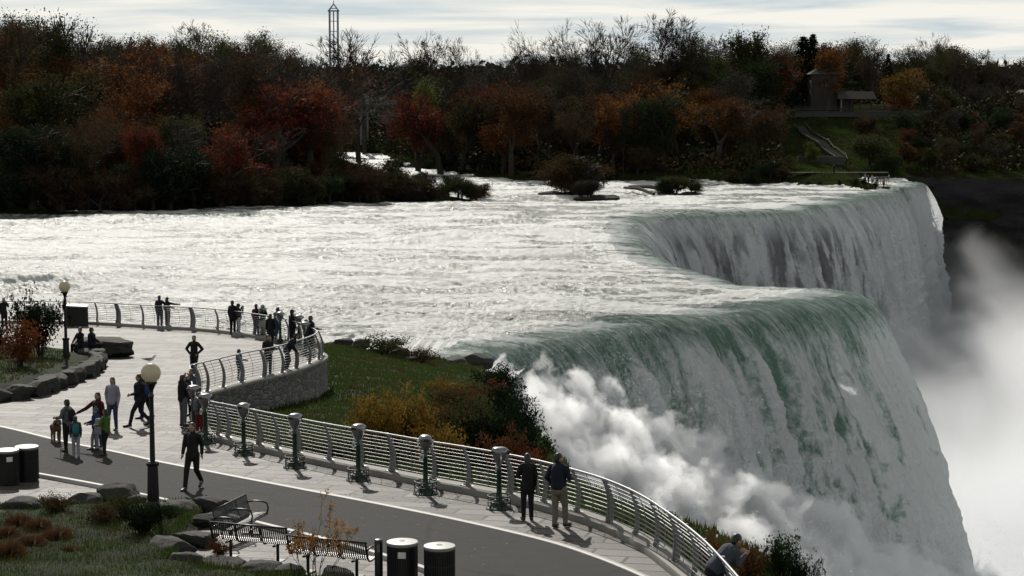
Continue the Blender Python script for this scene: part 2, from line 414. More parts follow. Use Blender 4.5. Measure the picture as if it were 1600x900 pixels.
tr = g.n('ShaderNodeBsdfTranslucent', {'Color': (.8, .86, .9, 1), 'Normal': b.outputs[0]})
g.done(g.n('ShaderNodeMixShader', {0: .45, 1: pr.outputs[0], 2: tr.outputs[0]}), 'splash')
SPL = (([0, .1, .22, .40, .6, .8, 1], [-2.2, -2.6, -3.2, -8.0, -14.5, -22, -29]), ([0, .3, 1], [30, 30, 22]))
sp1 = splash('white_splash', 2, 60, *SPL, 3.0)
tag(sp1, kind='stuff')
# spray hanging over the splash: a volume whose floor follows the mean splash surface
px_, py_, pz_ = splash_pts.T
Aq = np.c_[np.ones(len(px_)), px_, py_, px_*py_, px_**2, py_**2, px_**3, py_**3, px_**2*py_, px_*py_**2]
q_, res_, _, _ = np.linalg.lstsq(Aq, pz_, rcond=None)
print('splash fit rms', np.sqrt(np.mean((Aq@q_-pz_)**2)), px_.min(), px_.max(), py_.min(), py_.max())

# ---- gorge river far below
def disc_noise_plane(name, x0, x1, y0, y1, z, n, mat, amp=.3, sc=.1):
    xs = np.linspace(x0, x1, n); ys = np.linspace(y0, y1, n); X, Y = np.meshgrid(xs, ys)
    return np_mesh(name, np.stack([X, Y, z+amp*fbm(X*sc, Y*sc, 3.1, 4)], -1).reshape(-1, 3), grid_faces(n, n), mat)
g = G('gorge_water'); P = g.geo(); n1 = g.noise(P, .6, 6, .6)
g.done(g.bsdf(color=g.mix(n1.outputs[0], (.10, .15, .14), (.6, .64, .64)), rough=.35, normal=g.bump(n1.outputs[0], .6, .4).outputs[0]), 'gorge')
tag(disc_noise_plane('gorge_river', -10, 700, 10, 900, -33.5, 160, M['gorge'], .8), kind='structure')

# ---- mist: real air full of droplets, density by noise
def volume_obj(name, lo, hi, build, label=None):
    bm = MB(); c = [(a+b)/2 for a, b in zip(lo, hi)]; bm.box(c, [b-a for a, b in zip(lo, hi)])
    g = G(name+'_air'); g.t.nodes.remove(g.out); g.out = g.n('ShaderNodeOutputMaterial')
    v = build(g); g.set(g.out, 'Volume', v.outputs[0])
    o = bm.build(name, g.m); tag(o, kind='stuff'); return o
def mist_nodes(g):
    geo = g.n('ShaderNodeNewGeometry'); s = g.n('ShaderNodeSeparateXYZ', {0: geo.outputs['Position']})
    x, y, z = s.outputs
    nz = g.n('ShaderNodeTexNoise', {'Vector': g.n('ShaderNodeMapping', {'Vector': geo.outputs['Position'], 'Scale': (1, .8, 1.0)}), 'Scale': .055, 'Detail': 5, 'Roughness': .58, 'Distortion': .5})
    # top of the cloud: climbs away from the near falls towards the far basin
    top = g.math('ADD', g.math('MULTIPLY', g.math('SUBTRACT', nz.outputs[0], .5), 38), g.n('ShaderNodeMapRange', {0: y, 1: 150, 2: 300, 3: -24.0, 4: -21.0}).outputs[0])
    top = g.math('ADD', top, g.n('ShaderNodeMapRange', {0: x, 1: 40, 2: 80, 3: -2.0, 4: 4.0}).outputs[0])
    h = g.n('ShaderNodeMapRange', {0: g.math('SUBTRACT', top, z), 1: -6.0, 2: 20.0, 3: 0, 4: 1}, interpolation_type='SMOOTHSTEP')
    # stay clear of the near face of the falls
    mx_ = g.n('ShaderNodeMapRange', {0: g.math('ADD', x, g.math('MULTIPLY', g.math('SUBTRACT', y, 165), .42)), 1: 27, 2: 40, 3: 0, 4: 1}, interpolation_type='SMOOTHSTEP')
    e1 = g.n('ShaderNodeMapRange', {0: z, 1: 5, 2: -1, 3: 0, 4: 1})
    d = g.math('MULTIPLY', g.math('MULTIPLY', h.outputs[0], mx_.outputs[0]), g.math('MULTIPLY', e1.outputs[0], .24))
    return g.n('ShaderNodeVolumePrincipled', {'Color': (.97, .98, 1, 1), 'Density': d, 'Anisotropy': .70})
def spray_nodes(g):
    geo = g.n('ShaderNodeNewGeometry'); s = g.n('ShaderNodeSeparateXYZ', {0: geo.outputs['Position']}); x, y, z = s.outputs
    mo = lambda *a: g.math('MULTIPLY', *a)
    x2, y2, xy = mo(x, x), mo(y, y), mo(x, y)
    terms = [x, y, xy, x2, y2, mo(x2, x), mo(y2, y), mo(x2, y), mo(x, y2)]
    acc = g.math('ADD', float(q_[0]), 0.0)
    for k, t in zip(q_[1:], terms): acc = g.math('ADD', acc, mo(t, float(k)))
    h = g.math('SUBTRACT', z, acc)
    nz = g.n('ShaderNodeTexNoise', {'Vector': geo.outputs['Position'], 'Scale': .33, 'Detail': 9, 'Roughness': .60, 'Distortion': .15})
    hh = g.math('SUBTRACT', h, mo(g.math('SUBTRACT', nz.outputs[0], .5), 13.0))
    d = g.n('ShaderNodeMapRange', {0: hh, 1: .3, 2: -.8, 3: 0, 4: 1}, interpolation_type='SMOOTHSTEP')
    ex = g.n('ShaderNodeMapRange', {0: h, 1: 6.5, 2: 4.0, 3: 0, 4: 1}); 
    return g.n('ShaderNodeVolumePrincipled', {'Color': (.985, .99, 1, 1), 'Density': mo(mo(d.outputs[0], ex.outputs[0]), 5.0), 'Anisotropy': .45})
# flying drops over the splash and along the torn edge of the falls
r_ = np.random.RandomState(77); n = 60000; c = splash_pts[r_.randint(0, len(splash_pts), n)]+np.array([.3, -.2, 2.2]); c = c+r_.normal(size=(n, 3))*.8
cl_ = fbm(c[:, 0]*.33, c[:, 1]*.33, c[:, 2]*.33, 4); c[:, 2] += np.clip(cl_, -.3, 1)*6.0+np.abs(r_.normal(size=n))*.7*sstep(.0, .5, cl_)
c = c[cl_ > -.12]
n = len(c); a = r_.normal(size=(n, 3)); a /= np.linalg.norm(a, axis=1)[:, None]; b = np.cross(a, r_.normal(size=(n, 3))); b /= np.linalg.norm(b, axis=1)[:, None]
s_ = (.020*r_.uniform(.5, 1.5, n)**1.3)[:, None]; tag(np_mesh('spray_drops', np.stack([c-a*s_, c+b*s_, c+a*s_, c-b*s_], 1).reshape(-1, 3), np.arange(4*n).reshape(n, 4), M['splash'], smooth=False), kind='stuff')
# closed shell round the splash
def shell(name, ua, ub, ztop, reach, thick, nu=60, nv=24):
    un = np.linspace(ua, ub, nu); vn = np.linspace(-.05, 1, nv); q = (un-ua)/(ub-ua)
    zt = np.interp(q, *ztop); rc = np.interp(q, *reach)
    bx, by = [np.interp(un, ul, crest[:, k]) for k in (0, 1)]; ax, ay = [np.interp(un, ul, nrm[:, k]) for k in (0, 1)]
    o0 = np.interp(un, ul, vel)*np.sqrt(np.maximum(-zt, .1)/4.9); V = np.repeat(vn[None], nu, 0)
    O = o0[:, None]+V*rc[:, None]; z = zt[:, None]-(33+zt[:, None])*np.clip(V, 0, 1)**1.25
    lay = []
    for t in (-3.0, thick): lay.append(np.stack([bx[:, None]+ax[:, None]*(O+t*.5), by[:, None]+ay[:, None]*(O+t*.5), z+t*.85], -1).reshape(-1, 3))
    n = nu*nv; f = grid_faces(nu, nv); fs = [f[:, ::-1], f+n]
    idx = np.arange(n).reshape(nu, nv); loop = np.r_[idx[0], idx[1:, -1], idx[-1, -2::-1], idx[-2:0:-1, 0]]
    l2 = np.roll(loop, -1); fs.append(np.stack([loop, l2, l2+n, loop+n], -1))
    g = G(name+'_air'); g.t.nodes.remove(g.out); g.out = g.n('ShaderNodeOutputMaterial'); g.set(g.out, 'Volume', spray_nodes(g).outputs[0])
    return np_mesh(name, np.concatenate(lay), np.concatenate(fs), g.m, smooth=False)
tag(shell('spray', 1, 62, *SPL, 7.0), kind='stuff')
mist = volume_obj('mist', (18, 150, -34), (190, 430, 6), mist_nodes)

# ------------------------------------------------------------------ far shore: the wooded island
A_ = [(-190, 250), (-67, 262), (-55, 268), (-41, 271), (-28.6, 278), (-15, 288), (-4.3, 294), (-9, 303), (-22, 335), (-33, 391), (-41, 440), (-47, 475), (-190, 475)]
B_ = [(-190, 470), (-38, 470), (-29, 450), (-20, 398), (-5, 352), (6.6, 341), (18, 348), (33, 343), (46, 331), (57, 317), (60.5, 319), (62, 330), (63, 350), (77, 352), (100, 352), (128, 372), (170, 385), (330, 420), (330, 700), (-190, 700)]
def poly_sd(poly, X, Y):                             # signed distance, + inside
    P = np.array(poly, float); x = X.ravel(); y = Y.ravel(); d = np.full(x.size, 1e9); ins = np.zeros(x.size, bool)
    for i in range(len(P)):
        a, b = P[i], P[(i+1) % len(P)]; ab = b-a
        t = np.clip(((x-a[0])*ab[0]+(y-a[1])*ab[1])/(ab@ab), 0, 1)
        d = np.minimum(d, np.hypot(x-a[0]-t*ab[0], y-a[1]-t*ab[1]))
        c = ((a[1] > y) != (b[1] > y)) & (x < (b[0]-a[0])*(y-a[1])/((b[1]-a[1]) if b[1] != a[1] else 1e-9)+a[0])
        ins ^= c
    return np.where(ins, d, -d).reshape(X.shape)
ctrl = np.array([(-150, 300, 4), (-67, 275, 1.2), (-60, 330, 5), (-30, 300, 2), (-10, 292, 1.0), (-100, 400, 10), (-60, 400, 7), (-45, 440, 3), (-120, 520, 14), (-60, 560, 11),
                 (-20, 480, 4), (-10, 420, 3), (0, 365, 1.5), (20, 365, 2), (40, 355, 2), (58, 330, 1.6), (35, 333, 1.3), (45, 345, 1.8), (10, 420, 5), (30, 400, 5), (20, 470, 7),
                 (55, 362, 2.6), (60, 396, 9.6), (82, 396, 10.0), (62, 404, 11), (84, 404, 11), (50, 385, 6), (60, 430, 11.5), (90, 430, 11.5), (72, 360, 1.5), (88, 362, 0.5), (100, 372, 4.0), (110, 400, 9), (130, 400, 8), (150, 430, 9),
                 (0, 560, 9), (60, 560, 11), (120, 560, 11), (220, 560, 10), (0, 700, 10), (150, 700, 9), (-150, 700, 14), (300, 450, 8), (300, 700, 9)], float)
def rbf_fit(c):
    d = np.hypot(c[:, None, 0]-c[None, :, 0], c[:, None, 1]-c[None, :, 1]); n = len(c)
    A = np.zeros((n+3, n+3)); A[:n, :n] = d; A[:n, n:] = np.c_[np.ones(n), c[:, :2]]; A[n:, :n] = A[:n, n:].T
    return np.linalg.solve(A, np.r_[c[:, 2], 0, 0, 0])
def rbf_eval(c, wt, X, Y):
    x = np.asarray(X, float).ravel(); y = np.asarray(Y, float).ravel(); r = wt[-3]+wt[-2]*x+wt[-1]*y
    for i in range(len(c)): r = r+wt[i]*np.hypot(x-c[i, 0], y-c[i, 1])
    return r.reshape(np.shape(X))
wB = rbf_fit(ctrl)
def island_z(X, Y):
    X = np.asarray(X, float); Y = np.asarray(Y, float)
    sd = np.maximum(poly_sd(A_, X, Y), poly_sd(B_, X, Y))
    h = np.maximum(rbf_eval(ctrl, wB, X, Y), .8)+fbm(X*.06, Y*.06, 2, 3)*.5
    return np.where(sd > 0, -.8+(h+.8)*(.35*sstep(0, 1.2, sd)+.65*sstep(0, 9, sd)), -3+2.2*sstep(-3, 0, sd)+3*np.minimum(0, sd+1.2)*(X > 52))
xs = np.linspace(-190, 330, 430); ys = np.concatenate([np.linspace(248, 420, 230), np.linspace(422, 700, 110)])
X, Y = np.meshgrid(xs, ys); Z = island_z(X, Y)
gorge_side = poly_sd([(61, 200), (62, 330), (63.5, 349.5), (77, 350), (100, 350.5), (128, 370.5), (170, 383), (400, 430), (400, 200)], X, Y) > .3
co = np.stack([X, Y, Z], -1).reshape(-1, 3)
fc = grid_faces(len(ys), len(xs)); gs = gorge_side.ravel(); sdv = np.maximum(poly_sd(A_, X, Y), poly_sd(B_, X, Y)).ravel(); fc = fc[~(gs[fc].all(1)) & ~((sdv[fc] < -5).all(1))]
g = G('island_soil'); P = g.geo(); n1 = g.noise(P, .22, 5, .6); n2 = g.noise(P, 3, 4, .7)
gr = g.mix(n2.outputs[0], (.012, .022, .006), (.030, .048, .012)); so_ = g.mix(n2.outputs[0], (.010, .008, .006), (.026, .019, .012))
g.done(g.bsdf(color=g.mix(g.ramp(n1.outputs[0], [(.4, 0), (.6, 1)]).outputs[0], gr, so_), rough=.9, normal=g.bump(n2.outputs[0], .6, .3).outputs[0], spec=.0), 'soil')
tag(np_mesh('terrain', co, fc, M['soil']), kind='structure')
# rock face of the gorge below the island
g = G('gorge_rock'); P = g.geo((1, 1, 3.2)); n1 = g.noise(P, .35, 7, .65); n2 = g.noise(g.geo(), 2.2, 5, .7)
g.done(g.bsdf(color=g.mix(n1.outputs[0], (.008, .009, .010), (.045, .045, .043)), rough=.85, normal=g.bump(n2.outputs[0], .8, .6, g.bump(n1.outputs[0], .8, 1.2).outputs[0]).outputs[0], spec=.2), 'cliff')
cl, cll = spline([(61.5, 326), (62.5, 340), (64, 349), (77, 351), (100, 351), (128, 371), (170, 384), (330, 420)], 300)
ucl = np.linspace(0, cll, 300)[:, None]; vz = np.linspace(0, 1, 90)[None]
ztop_ = island_z(cl[:, 0]-.5, cl[:, 1]+4)[:, None]
zc = ztop_*(1-vz)-36*vz
lay = (billow(ucl*.06+0*zc, zc*.16, 3, 5)*2.6+perlin(ucl*0, zc*.5, 3)*.8)*sstep(0, .06, vz)
cn = np.gradient(cl, axis=0); cn /= np.linalg.norm(cn, axis=1)[:, None]
talus = 14*sstep(.45, 1, vz)**1.3
co = np.stack([cl[:, 0][:, None]+cn[:, 1][:, None]*(lay+talus), cl[:, 1][:, None]-cn[:, 0][:, None]*(lay+talus), zc], -1)
co_cliff = co
tag(np_mesh('cliff', co.reshape(-1, 3), grid_faces(300, 90)[:, ::-1], M['cliff']), kind='structure')
# plain that runs on to the horizon
xs = np.linspace(-6000, 6000, 40); ys = np.array([695, 800, 1000, 1400, 2000, 4000, 9000, 20000])
X, Y = np.meshgrid(xs, ys); tag(np_mesh('ground', np.stack([X, Y, 8+0*X], -1).reshape(-1, 3), grid_faces(len(ys), len(xs)), M['soil']), kind='structure')
# ------------------------------------------------------------------ near bank
def near_ctrl():
    c = []
    for X in (-70, -45, -25, -12):
        for Y in (10, 30, 50): c.append((X, Y, pz(Y)-1.6))
    for X in (-70, -45, -25): 
        for Y in (70, 90, 104): c.append((X, Y, pz(Y)-1.6))
    c += [(-5, 10, pz(10)-1.6), (-4, 30, pz(30)-1.6), (0, 36, pz(36)-1.2), (-5, 48, pz(48)-1.4), (-14, 70, pz(70)-1.5), (-13, 85, pz(85)-1.6), (-14, 96, pz(96)-1.6)]
    c += [(-8, 63.6, 6.45), (-4.6, 58.8, 6.55), (-1.6, 54, 6.8), (1.5, 51, 6.95), (3.6, 46.5, 7.1), (5.2, 42, 7.2), (7.5, 36, 7.4), (9, 30, 7.6), (-9.5, 68, 6.1), (-9.7, 73, 5.7),
          (-2, 65, 5.8), (-5, 75, 5.3), (-7.8, 82, 4.8), (-7.4, 89, 4.3), (-7, 97, 3.7), (-8.5, 104, 3.2), (-6, 105, 2.7), (-8, 112, 2.3), (-5, 116, 1.5), (-2.6, 123, .3), (-6.7, 129, .15), (-10.3, 133, .1), (-13.4, 138, .0),
          (-12, 122, 1.9), (-17, 114, 3.2), (-22, 124, .2), (-35, 121, .1), (-60, 121, .1), (-28, 114, 3.4), (-50, 114, 3.4), (-18, 134, .0), (-15, 109, 3.6),
          (-1, 105, 1.6), (0, 90, 3.0), (1, 75, 4.2), (1.5, 65, 5.0), (2.8, 56, 6.1), (-3, 95, 3.2), (-2, 83, 4.2)]
    return np.array(c, float)
nctrl = near_ctrl(); wN = rbf_fit(nctrl)
edge = np.array([(-14, 150), (-4.5, 132), (-2.2, 124.3), (-.6, 105), (.4, 90), (1.6, 75), (2.3, 65), (3.6, 56), (5.2, 50), (7, 44), (9.5, 37), (13, 28), (22, 5), (60, -20)], float)
def near_z(X, Y, rough=True):
    X = np.asarray(X, float); Y = np.asarray(Y, float); z = rbf_eval(nctrl, wN, X, Y)
    if rough: z = z+.10*fbm(X*.35, Y*.35, 3, 4)
    shore = np.interp(X, [-80, -60, -22, -18, -13.4, -10.3, -6.7, -2.6], [119, 120.5, 123, 133, 138.5, 133.5, 129, 124.4])
    z = np.where(Y > shore, np.minimum(z, 0)-.5*(Y-shore), z)
    ex = np.interp(Y, edge[::-1, 1], edge[::-1, 0])
    over = X-ex+.5*perlin(Y*.4, X*0, 3)
    return np.where(over > 0, z-np.minimum(over*9, z+35), z)
xs = np.linspace(-78, 16, 330); ys = np.linspace(6, 143, 460); X, Y = np.meshgrid(xs, ys); Z = near_z(X, Y)
g = G('bank_grass'); P = g.geo(); n1 = g.noise(P, .5, 5, .65); n2 = g.noise(P, 9, 5, .7)
gr = g.mix(n2.outputs[0], (.010, .024, .005), (.04, .065, .014)); dr = g.mix(n2.outputs[0], (.015, .014, .008), (.05, .042, .02))
g.done(g.bsdf(color=g.mix(g.ramp(n1.outputs[0], [(.48, 0), (.66, 1)]).outputs[0], gr, dr), rough=.9, normal=g.bump(n2.outputs[0], .9, .15).outputs[0], spec=.1), 'grass')
tag(np_mesh('grass_bank', np.stack([X, Y, Z], -1).reshape(-1, 3), grid_faces(len(ys), len(xs)), M['grass']), kind='structure')
# grass blades standing on the bank (nobody could count them)
def blades(name, pts, h, mat, wd=.05, lean=.5, seed=1):
    r = np.random.RandomState(seed); n = len(pts); a = r.uniform(0, 2*np.pi, n); hh = h*r.uniform(.5, 1.3, n)
    dx, dy = np.cos(a), np.sin(a); l = r.uniform(0, lean, n)*hh; b = r.uniform(0, 2*np.pi, n)
    v = np.empty((n, 3, 3)); wv_ = wd*r.uniform(.6, 1.4, n)
    v[:, 0] = pts-np.stack([dx*wv_/2, dy*wv_/2, 0*a+.02], 1); v[:, 1] = pts+np.stack([dx*wv_/2, dy*wv_/2, 0*a-.02], 1)
    v[:, 2] = pts+np.stack([l*np.cos(b), l*np.sin(b), hh], 1)
    o = np_mesh(name, v.reshape(-1, 3), np.arange(3*n).reshape(n, 3), mat, smooth=False); return o
g = G('grass_blade'); P = g.geo(); n1 = g.noise(P, .6, 4, .6); n2 = g.noise(P, 14, 2)
c = g.mix(n2.outputs[0], (.015, .032, .007), (.055, .088, .02)); c2 = g.mix(n2.outputs[0], (.03, .025, .01), (.09, .065, .028))
cc = g.mix(g.ramp(n1.outputs[0], [(.47, 0), (.68, 1)]).outputs[0], c, c2)
g.done(g.n('ShaderNodeMixShader', {0: .4, 1: g.bsdf(color=cc, rough=.7, spec=.2).outputs[0], 2: g.n('ShaderNodeBsdfTranslucent', {'Color': cc}).outputs[0]}), 'blade')
r_ = np.random.RandomState(3)
gx = r_.uniform(-13, 6, 120000); gy = 44+86*r_.uniform(0, 1, 120000)**1.25
# ------------------------------------------------------------------ esplanade edges (on the sloping plane)
ring_px = [(-70, 504), (13, 505), (80, 505.5), (147, 507), (200, 510), (244, 513), (300, 516), (359, 521.5), (400, 527.5), (440, 535), (475, 545), (497, 555.5), (503, 562), (495, 568.5), (481, 574.5), (463, 581), (441, 588), (412, 595), (378, 603), (349, 611), (324, 618), (306, 623)]
prom_px = [(306, 623), (309, 650), (318, 681), (340, 688), (356, 691.5), (404, 702.5), (432, 709), (464, 716), (514, 727), (564, 737), (612, 746), (676, 759), (730, 769), (795, 782), (850, 795), (902, 810), (951, 827), (992, 846), (1025, 866), (1055, 889), (1085, 914), (1120, 948), (1170, 1010), (1250, 1120), (1400, 1400)]
def pline(px, n):
    q = np.array([atp(*p)[:2] for p in px]); s, L = spline(q, n); return s, L
RA, LA = pline(ring_px, 240); RB, LB = pline(prom_px, 260)
def normals2(L):
    t = np.gradient(L, axis=0); t /= np.linalg.norm(t, axis=1)[:, None]; return np.stack([-t[:, 1], t[:, 0]], 1)
def outward(L):                                     # away from the paving
    n = normals2(L); return n
nA, nB = normals2(RA), normals2(RB)
assert True
# walking along the line (far left -> right -> near) the outside is on the left
def ribbon(name, L, N, prof, mat, parent=None, smooth=False):
    """sweep a profile [(out, dz), ...] along a plan line lying on the sloping plane"""
    k = len(prof); co = np.empty((len(L), k, 3))
    for j, (o, dz) in enumerate(prof):
        p = L+N*o; co[:, j, 0] = p[:, 0]; co[:, j, 1] = p[:, 1]; co[:, j, 2] = pz(L[:, 1])+dz
    return np_mesh(name, co.reshape(-1, 3), grid_faces(len(L), k), mat, parent, smooth)
g = G('kerb_concrete'); P = g.geo(); n1 = g.noise(P, 1.2, 6, .65); n2 = g.noise(P, 30, 4, .7)
g.done(g.bsdf(color=g.mix(n1.outputs[0], (.10, .095, .085), (.27, .26, .24)), rough=.75, normal=g.bump(n2.outputs[0], .4, .01).outputs[0]), 'concrete')
g = G('field_stone'); P = g.geo(); v1 = g.n('ShaderNodeTexVoronoi', {'Vector': g.n('ShaderNodeMapping', {'Vector': P, 'Scale': (1, 1, 1.6)}), 'Scale': 2.6}, feature='F1'); v2 = g.n('ShaderNodeTexVoronoi', {'Vector': g.n('ShaderNodeMapping', {'Vector': P, 'Scale': (1, 1, 1.6)}), 'Scale': 2.6}, feature='DISTANCE_TO_EDGE')
n2 = g.noise(P, 14, 5, .7); cell = g.n('ShaderNodeSeparateColor', {0: v1.outputs['Color']})
c = g.mix(cell.outputs[0], (.10, .098, .092), (.24, .23, .21)); c = g.mix(g.ramp(v2.outputs[0], [(.02, 1), (.06, 0)]).outputs[0], c, (.05, .05, .047)); c = g.mix(g.math('MULTIPLY', n2.outputs[0], .35), c, (.3, .29, .26))
g.done(g.bsdf(color=c, rough=.85, normal=g.bump(g.math('ADD', n2.outputs[0], g.math('MULTIPLY', v2.outputs[0], 6.0, True)), .6, .04).outputs[0]), 'stonewall')
def closed_prof(h, wi, wo, base, flare=0): return [(-wi, -.02), (-wi, h-.02), (-wi+.02, h), (wo-.02, h), (wo, h-.02), (wo, h-.12), (wo-.05, h-.14), (wo-.05+flare, base)]
kA = ribbon('retaining_wall', RA, nA, closed_prof(.16, .25, .28, -2.4, .05), M['stonewall'])
kA.data.materials.append(M['concrete'])
kf = len(closed_prof(.16, .25, .28, -2.4))-1
kA.data.polygons.foreach_set('material_index', [0 if (i % kf) == kf-1 else 1 for i in range(len(kA.data.polygons))])
tag(kA, 'curved fieldstone retaining wall with concrete cap around the upper viewpoint', 'wall')
kB = ribbon('kerb_wall', RB, nB, closed_prof(.17, .25, .28, -1.3), M['concrete'])
tag(kB, 'low concrete kerb wall carrying the lower railing beside the binocular viewers', 'wall')
# paving sheet: tessellated polygon on the plane with a skirt
def sheet(name, pts, dz, mat, thick=0.0, kind='structure'):
    P3 = [Vector((p[0], p[1], pz(p[1])+dz)) for p in pts]
    tris = tessellate_polygon([P3])
    nrm_ok = []
    for t in tris:
        a, b, c = [P3[i] for i in t]
        nrm_ok.append(t if (b-a).cross(c-a).z > 0 else t[::-1])
    me = bpy.data.meshes.new(name); me.from_pydata(P3, [], nrm_ok); me.materials.append(mat); me.update()
    o = bpy.data.objects.new(name, me); C.objects.link(o); tag(o, kind=kind); return o
inner = lambda L, N, d: [tuple(p) for p in (L+N*d)]
outline = inner(RA, nA, -.1)+inner(RB, nB, -.1)[2:]+[(30, 12), (30, 5), (-75, 5), (-75, 112)]
g = G('stone_paving'); P = g.geo((1, 1, 1), (0, 0, R(14)))
def bricks(P, w_, h_, off, sc_, c1, c2, mo, ms):
    b = g.n('ShaderNodeTexBrick', {'Vector': P, 'Scale': sc_, 'Color1': (*c1, 1), 'Color2': (*c2, 1), 'Mortar': (*mo, 1), 'Mortar Size': ms, 'Brick Width': w_, 'Row Height': h_, 'Bias': 0.0, 'Mortar Smooth': .2}, offset=off, squash=1.5, squash_frequency=3, offset_frequency=2); return b
dist = g.noise(g.geo(), .35, 2)
Pd = g.n('ShaderNodeVectorMath', {0: P, 1: g.n('ShaderNodeVectorMath', {0: dist.outputs['Color'], 'Scale': .25}, operation='SCALE').outputs[0]}, operation='ADD')
b1 = bricks(Pd, 1.45, .72, .37, 1.0, (.035, .031, .029), (.195, .183, .172), (.006, .005, .005), .045)
b2 = bricks(Pd, 1.45, .72, .37, 1.0, (0, 0, 0), (1, 1, 1), (.5, .5, .5), .0)
n1 = g.noise(g.geo((1, 1, 1)), .45, 6, .65); n2 = g.noise(g.geo((1.0, 3.5, 1), (0, 0, R(14))), 3.2, 6, .7, .5)
c = g.mix(g.math('MULTIPLY', n2.outputs[0], .3), b1.outputs[0], (.085, .075, .07)); c = g.mix(g.ramp(n1.outputs[0], [(.5, 0), (.8, .55)]).outputs[0], c, (.045, .042, .04))
g.done(g.bsdf(color=c, rough=g.math('ADD', g.math('MULTIPLY', n2.outputs[0], .3), .5), normal=g.bump(n2.outputs[0], .35, .02, g.bump(b1.outputs['Fac'], .5, .02).outputs[0]).outputs[0], spec=.25), 'paving')
sheet('paving', outline, 0, M['paving'])
# road
up_px = [(-120, 646), (0, 668), (96, 691), (181, 708), (248, 723), (345, 742), (470, 766), (595, 790), (720, 815.5), (850, 846), (925, 870), (990, 896), (1050, 926), (1110, 966), (1200, 1050), (1300, 1200)]
lo_px = [(-120, 716), (0, 733), (60, 744), (168, 764), (224, 777), (330, 801), (390, 817), (470, 837), (532, 852), (595, 870), (662, 891), (720, 912), (790, 942), (860, 980), (960, 1070), (1040, 1200)]
Lu, _ = pline(up_px, 160); Ll, _ = pline(lo_px, 160)
g = G('asphalt'); P = g.geo(); n1 = g.noise(P, .5, 5, .6); n2 = g.noise(P, 60, 3, .8); n3 = g.noise(P, 3, 6, .7)
c = g.mix(n2.outputs[0], (.012, .012, .0115), (.032, .031, .030)); vc = g.n('ShaderNodeTexVoronoi', {'Vector': g.n('ShaderNodeVectorMath', {0: P, 1: n1.outputs['Color']}, operation='ADD').outputs[0], 'Scale': .22}, feature='DISTANCE_TO_EDGE'); c = g.mix(g.ramp(vc.outputs[0], [(.004, .8), (.010, 0)]).outputs[0], c, (.007, .007, .007)); c = g.mix(g.math('MULTIPLY', g.ramp(n3.outputs[0], [(.4, 0), (.7, 1)]).outputs[0], .35), c, (.045, .044, .042)); c = g.mix(g.ramp(n1.outputs[0], [(.45, 0), (.7, .35)]).outputs[0], c, (.03, .029, .028))
g.done(g.bsdf(color=c, rough=.9, normal=g.bump(n2.outputs[0], .4, .008).outputs[0], spec=.2), 'asphalt')
sheet('road', [tuple(p) for p in Lu]+[tuple(p) for p in Ll[::-1]], .004, M['asphalt'])
g = G('edge_stone'); P = g.geo(); n1 = g.noise(P, 5, 5, .7)
g.done(g.bsdf(color=g.mix(n1.outputs[0], (.30, .29, .27), (.50, .49, .46)), rough=.6), 'edgestone')
def strip(name, L, w0, w1, dz):
    n = normals2(L); tag(ribbon(name, L, n, [(w0, 0), (w0, dz), (w1, dz), (w1, 0)], M['edgestone']), kind='structure')
strip('kerb', Lu, -.02, .16, .02); strip('kerb', Ll, .02, -.14, .10)
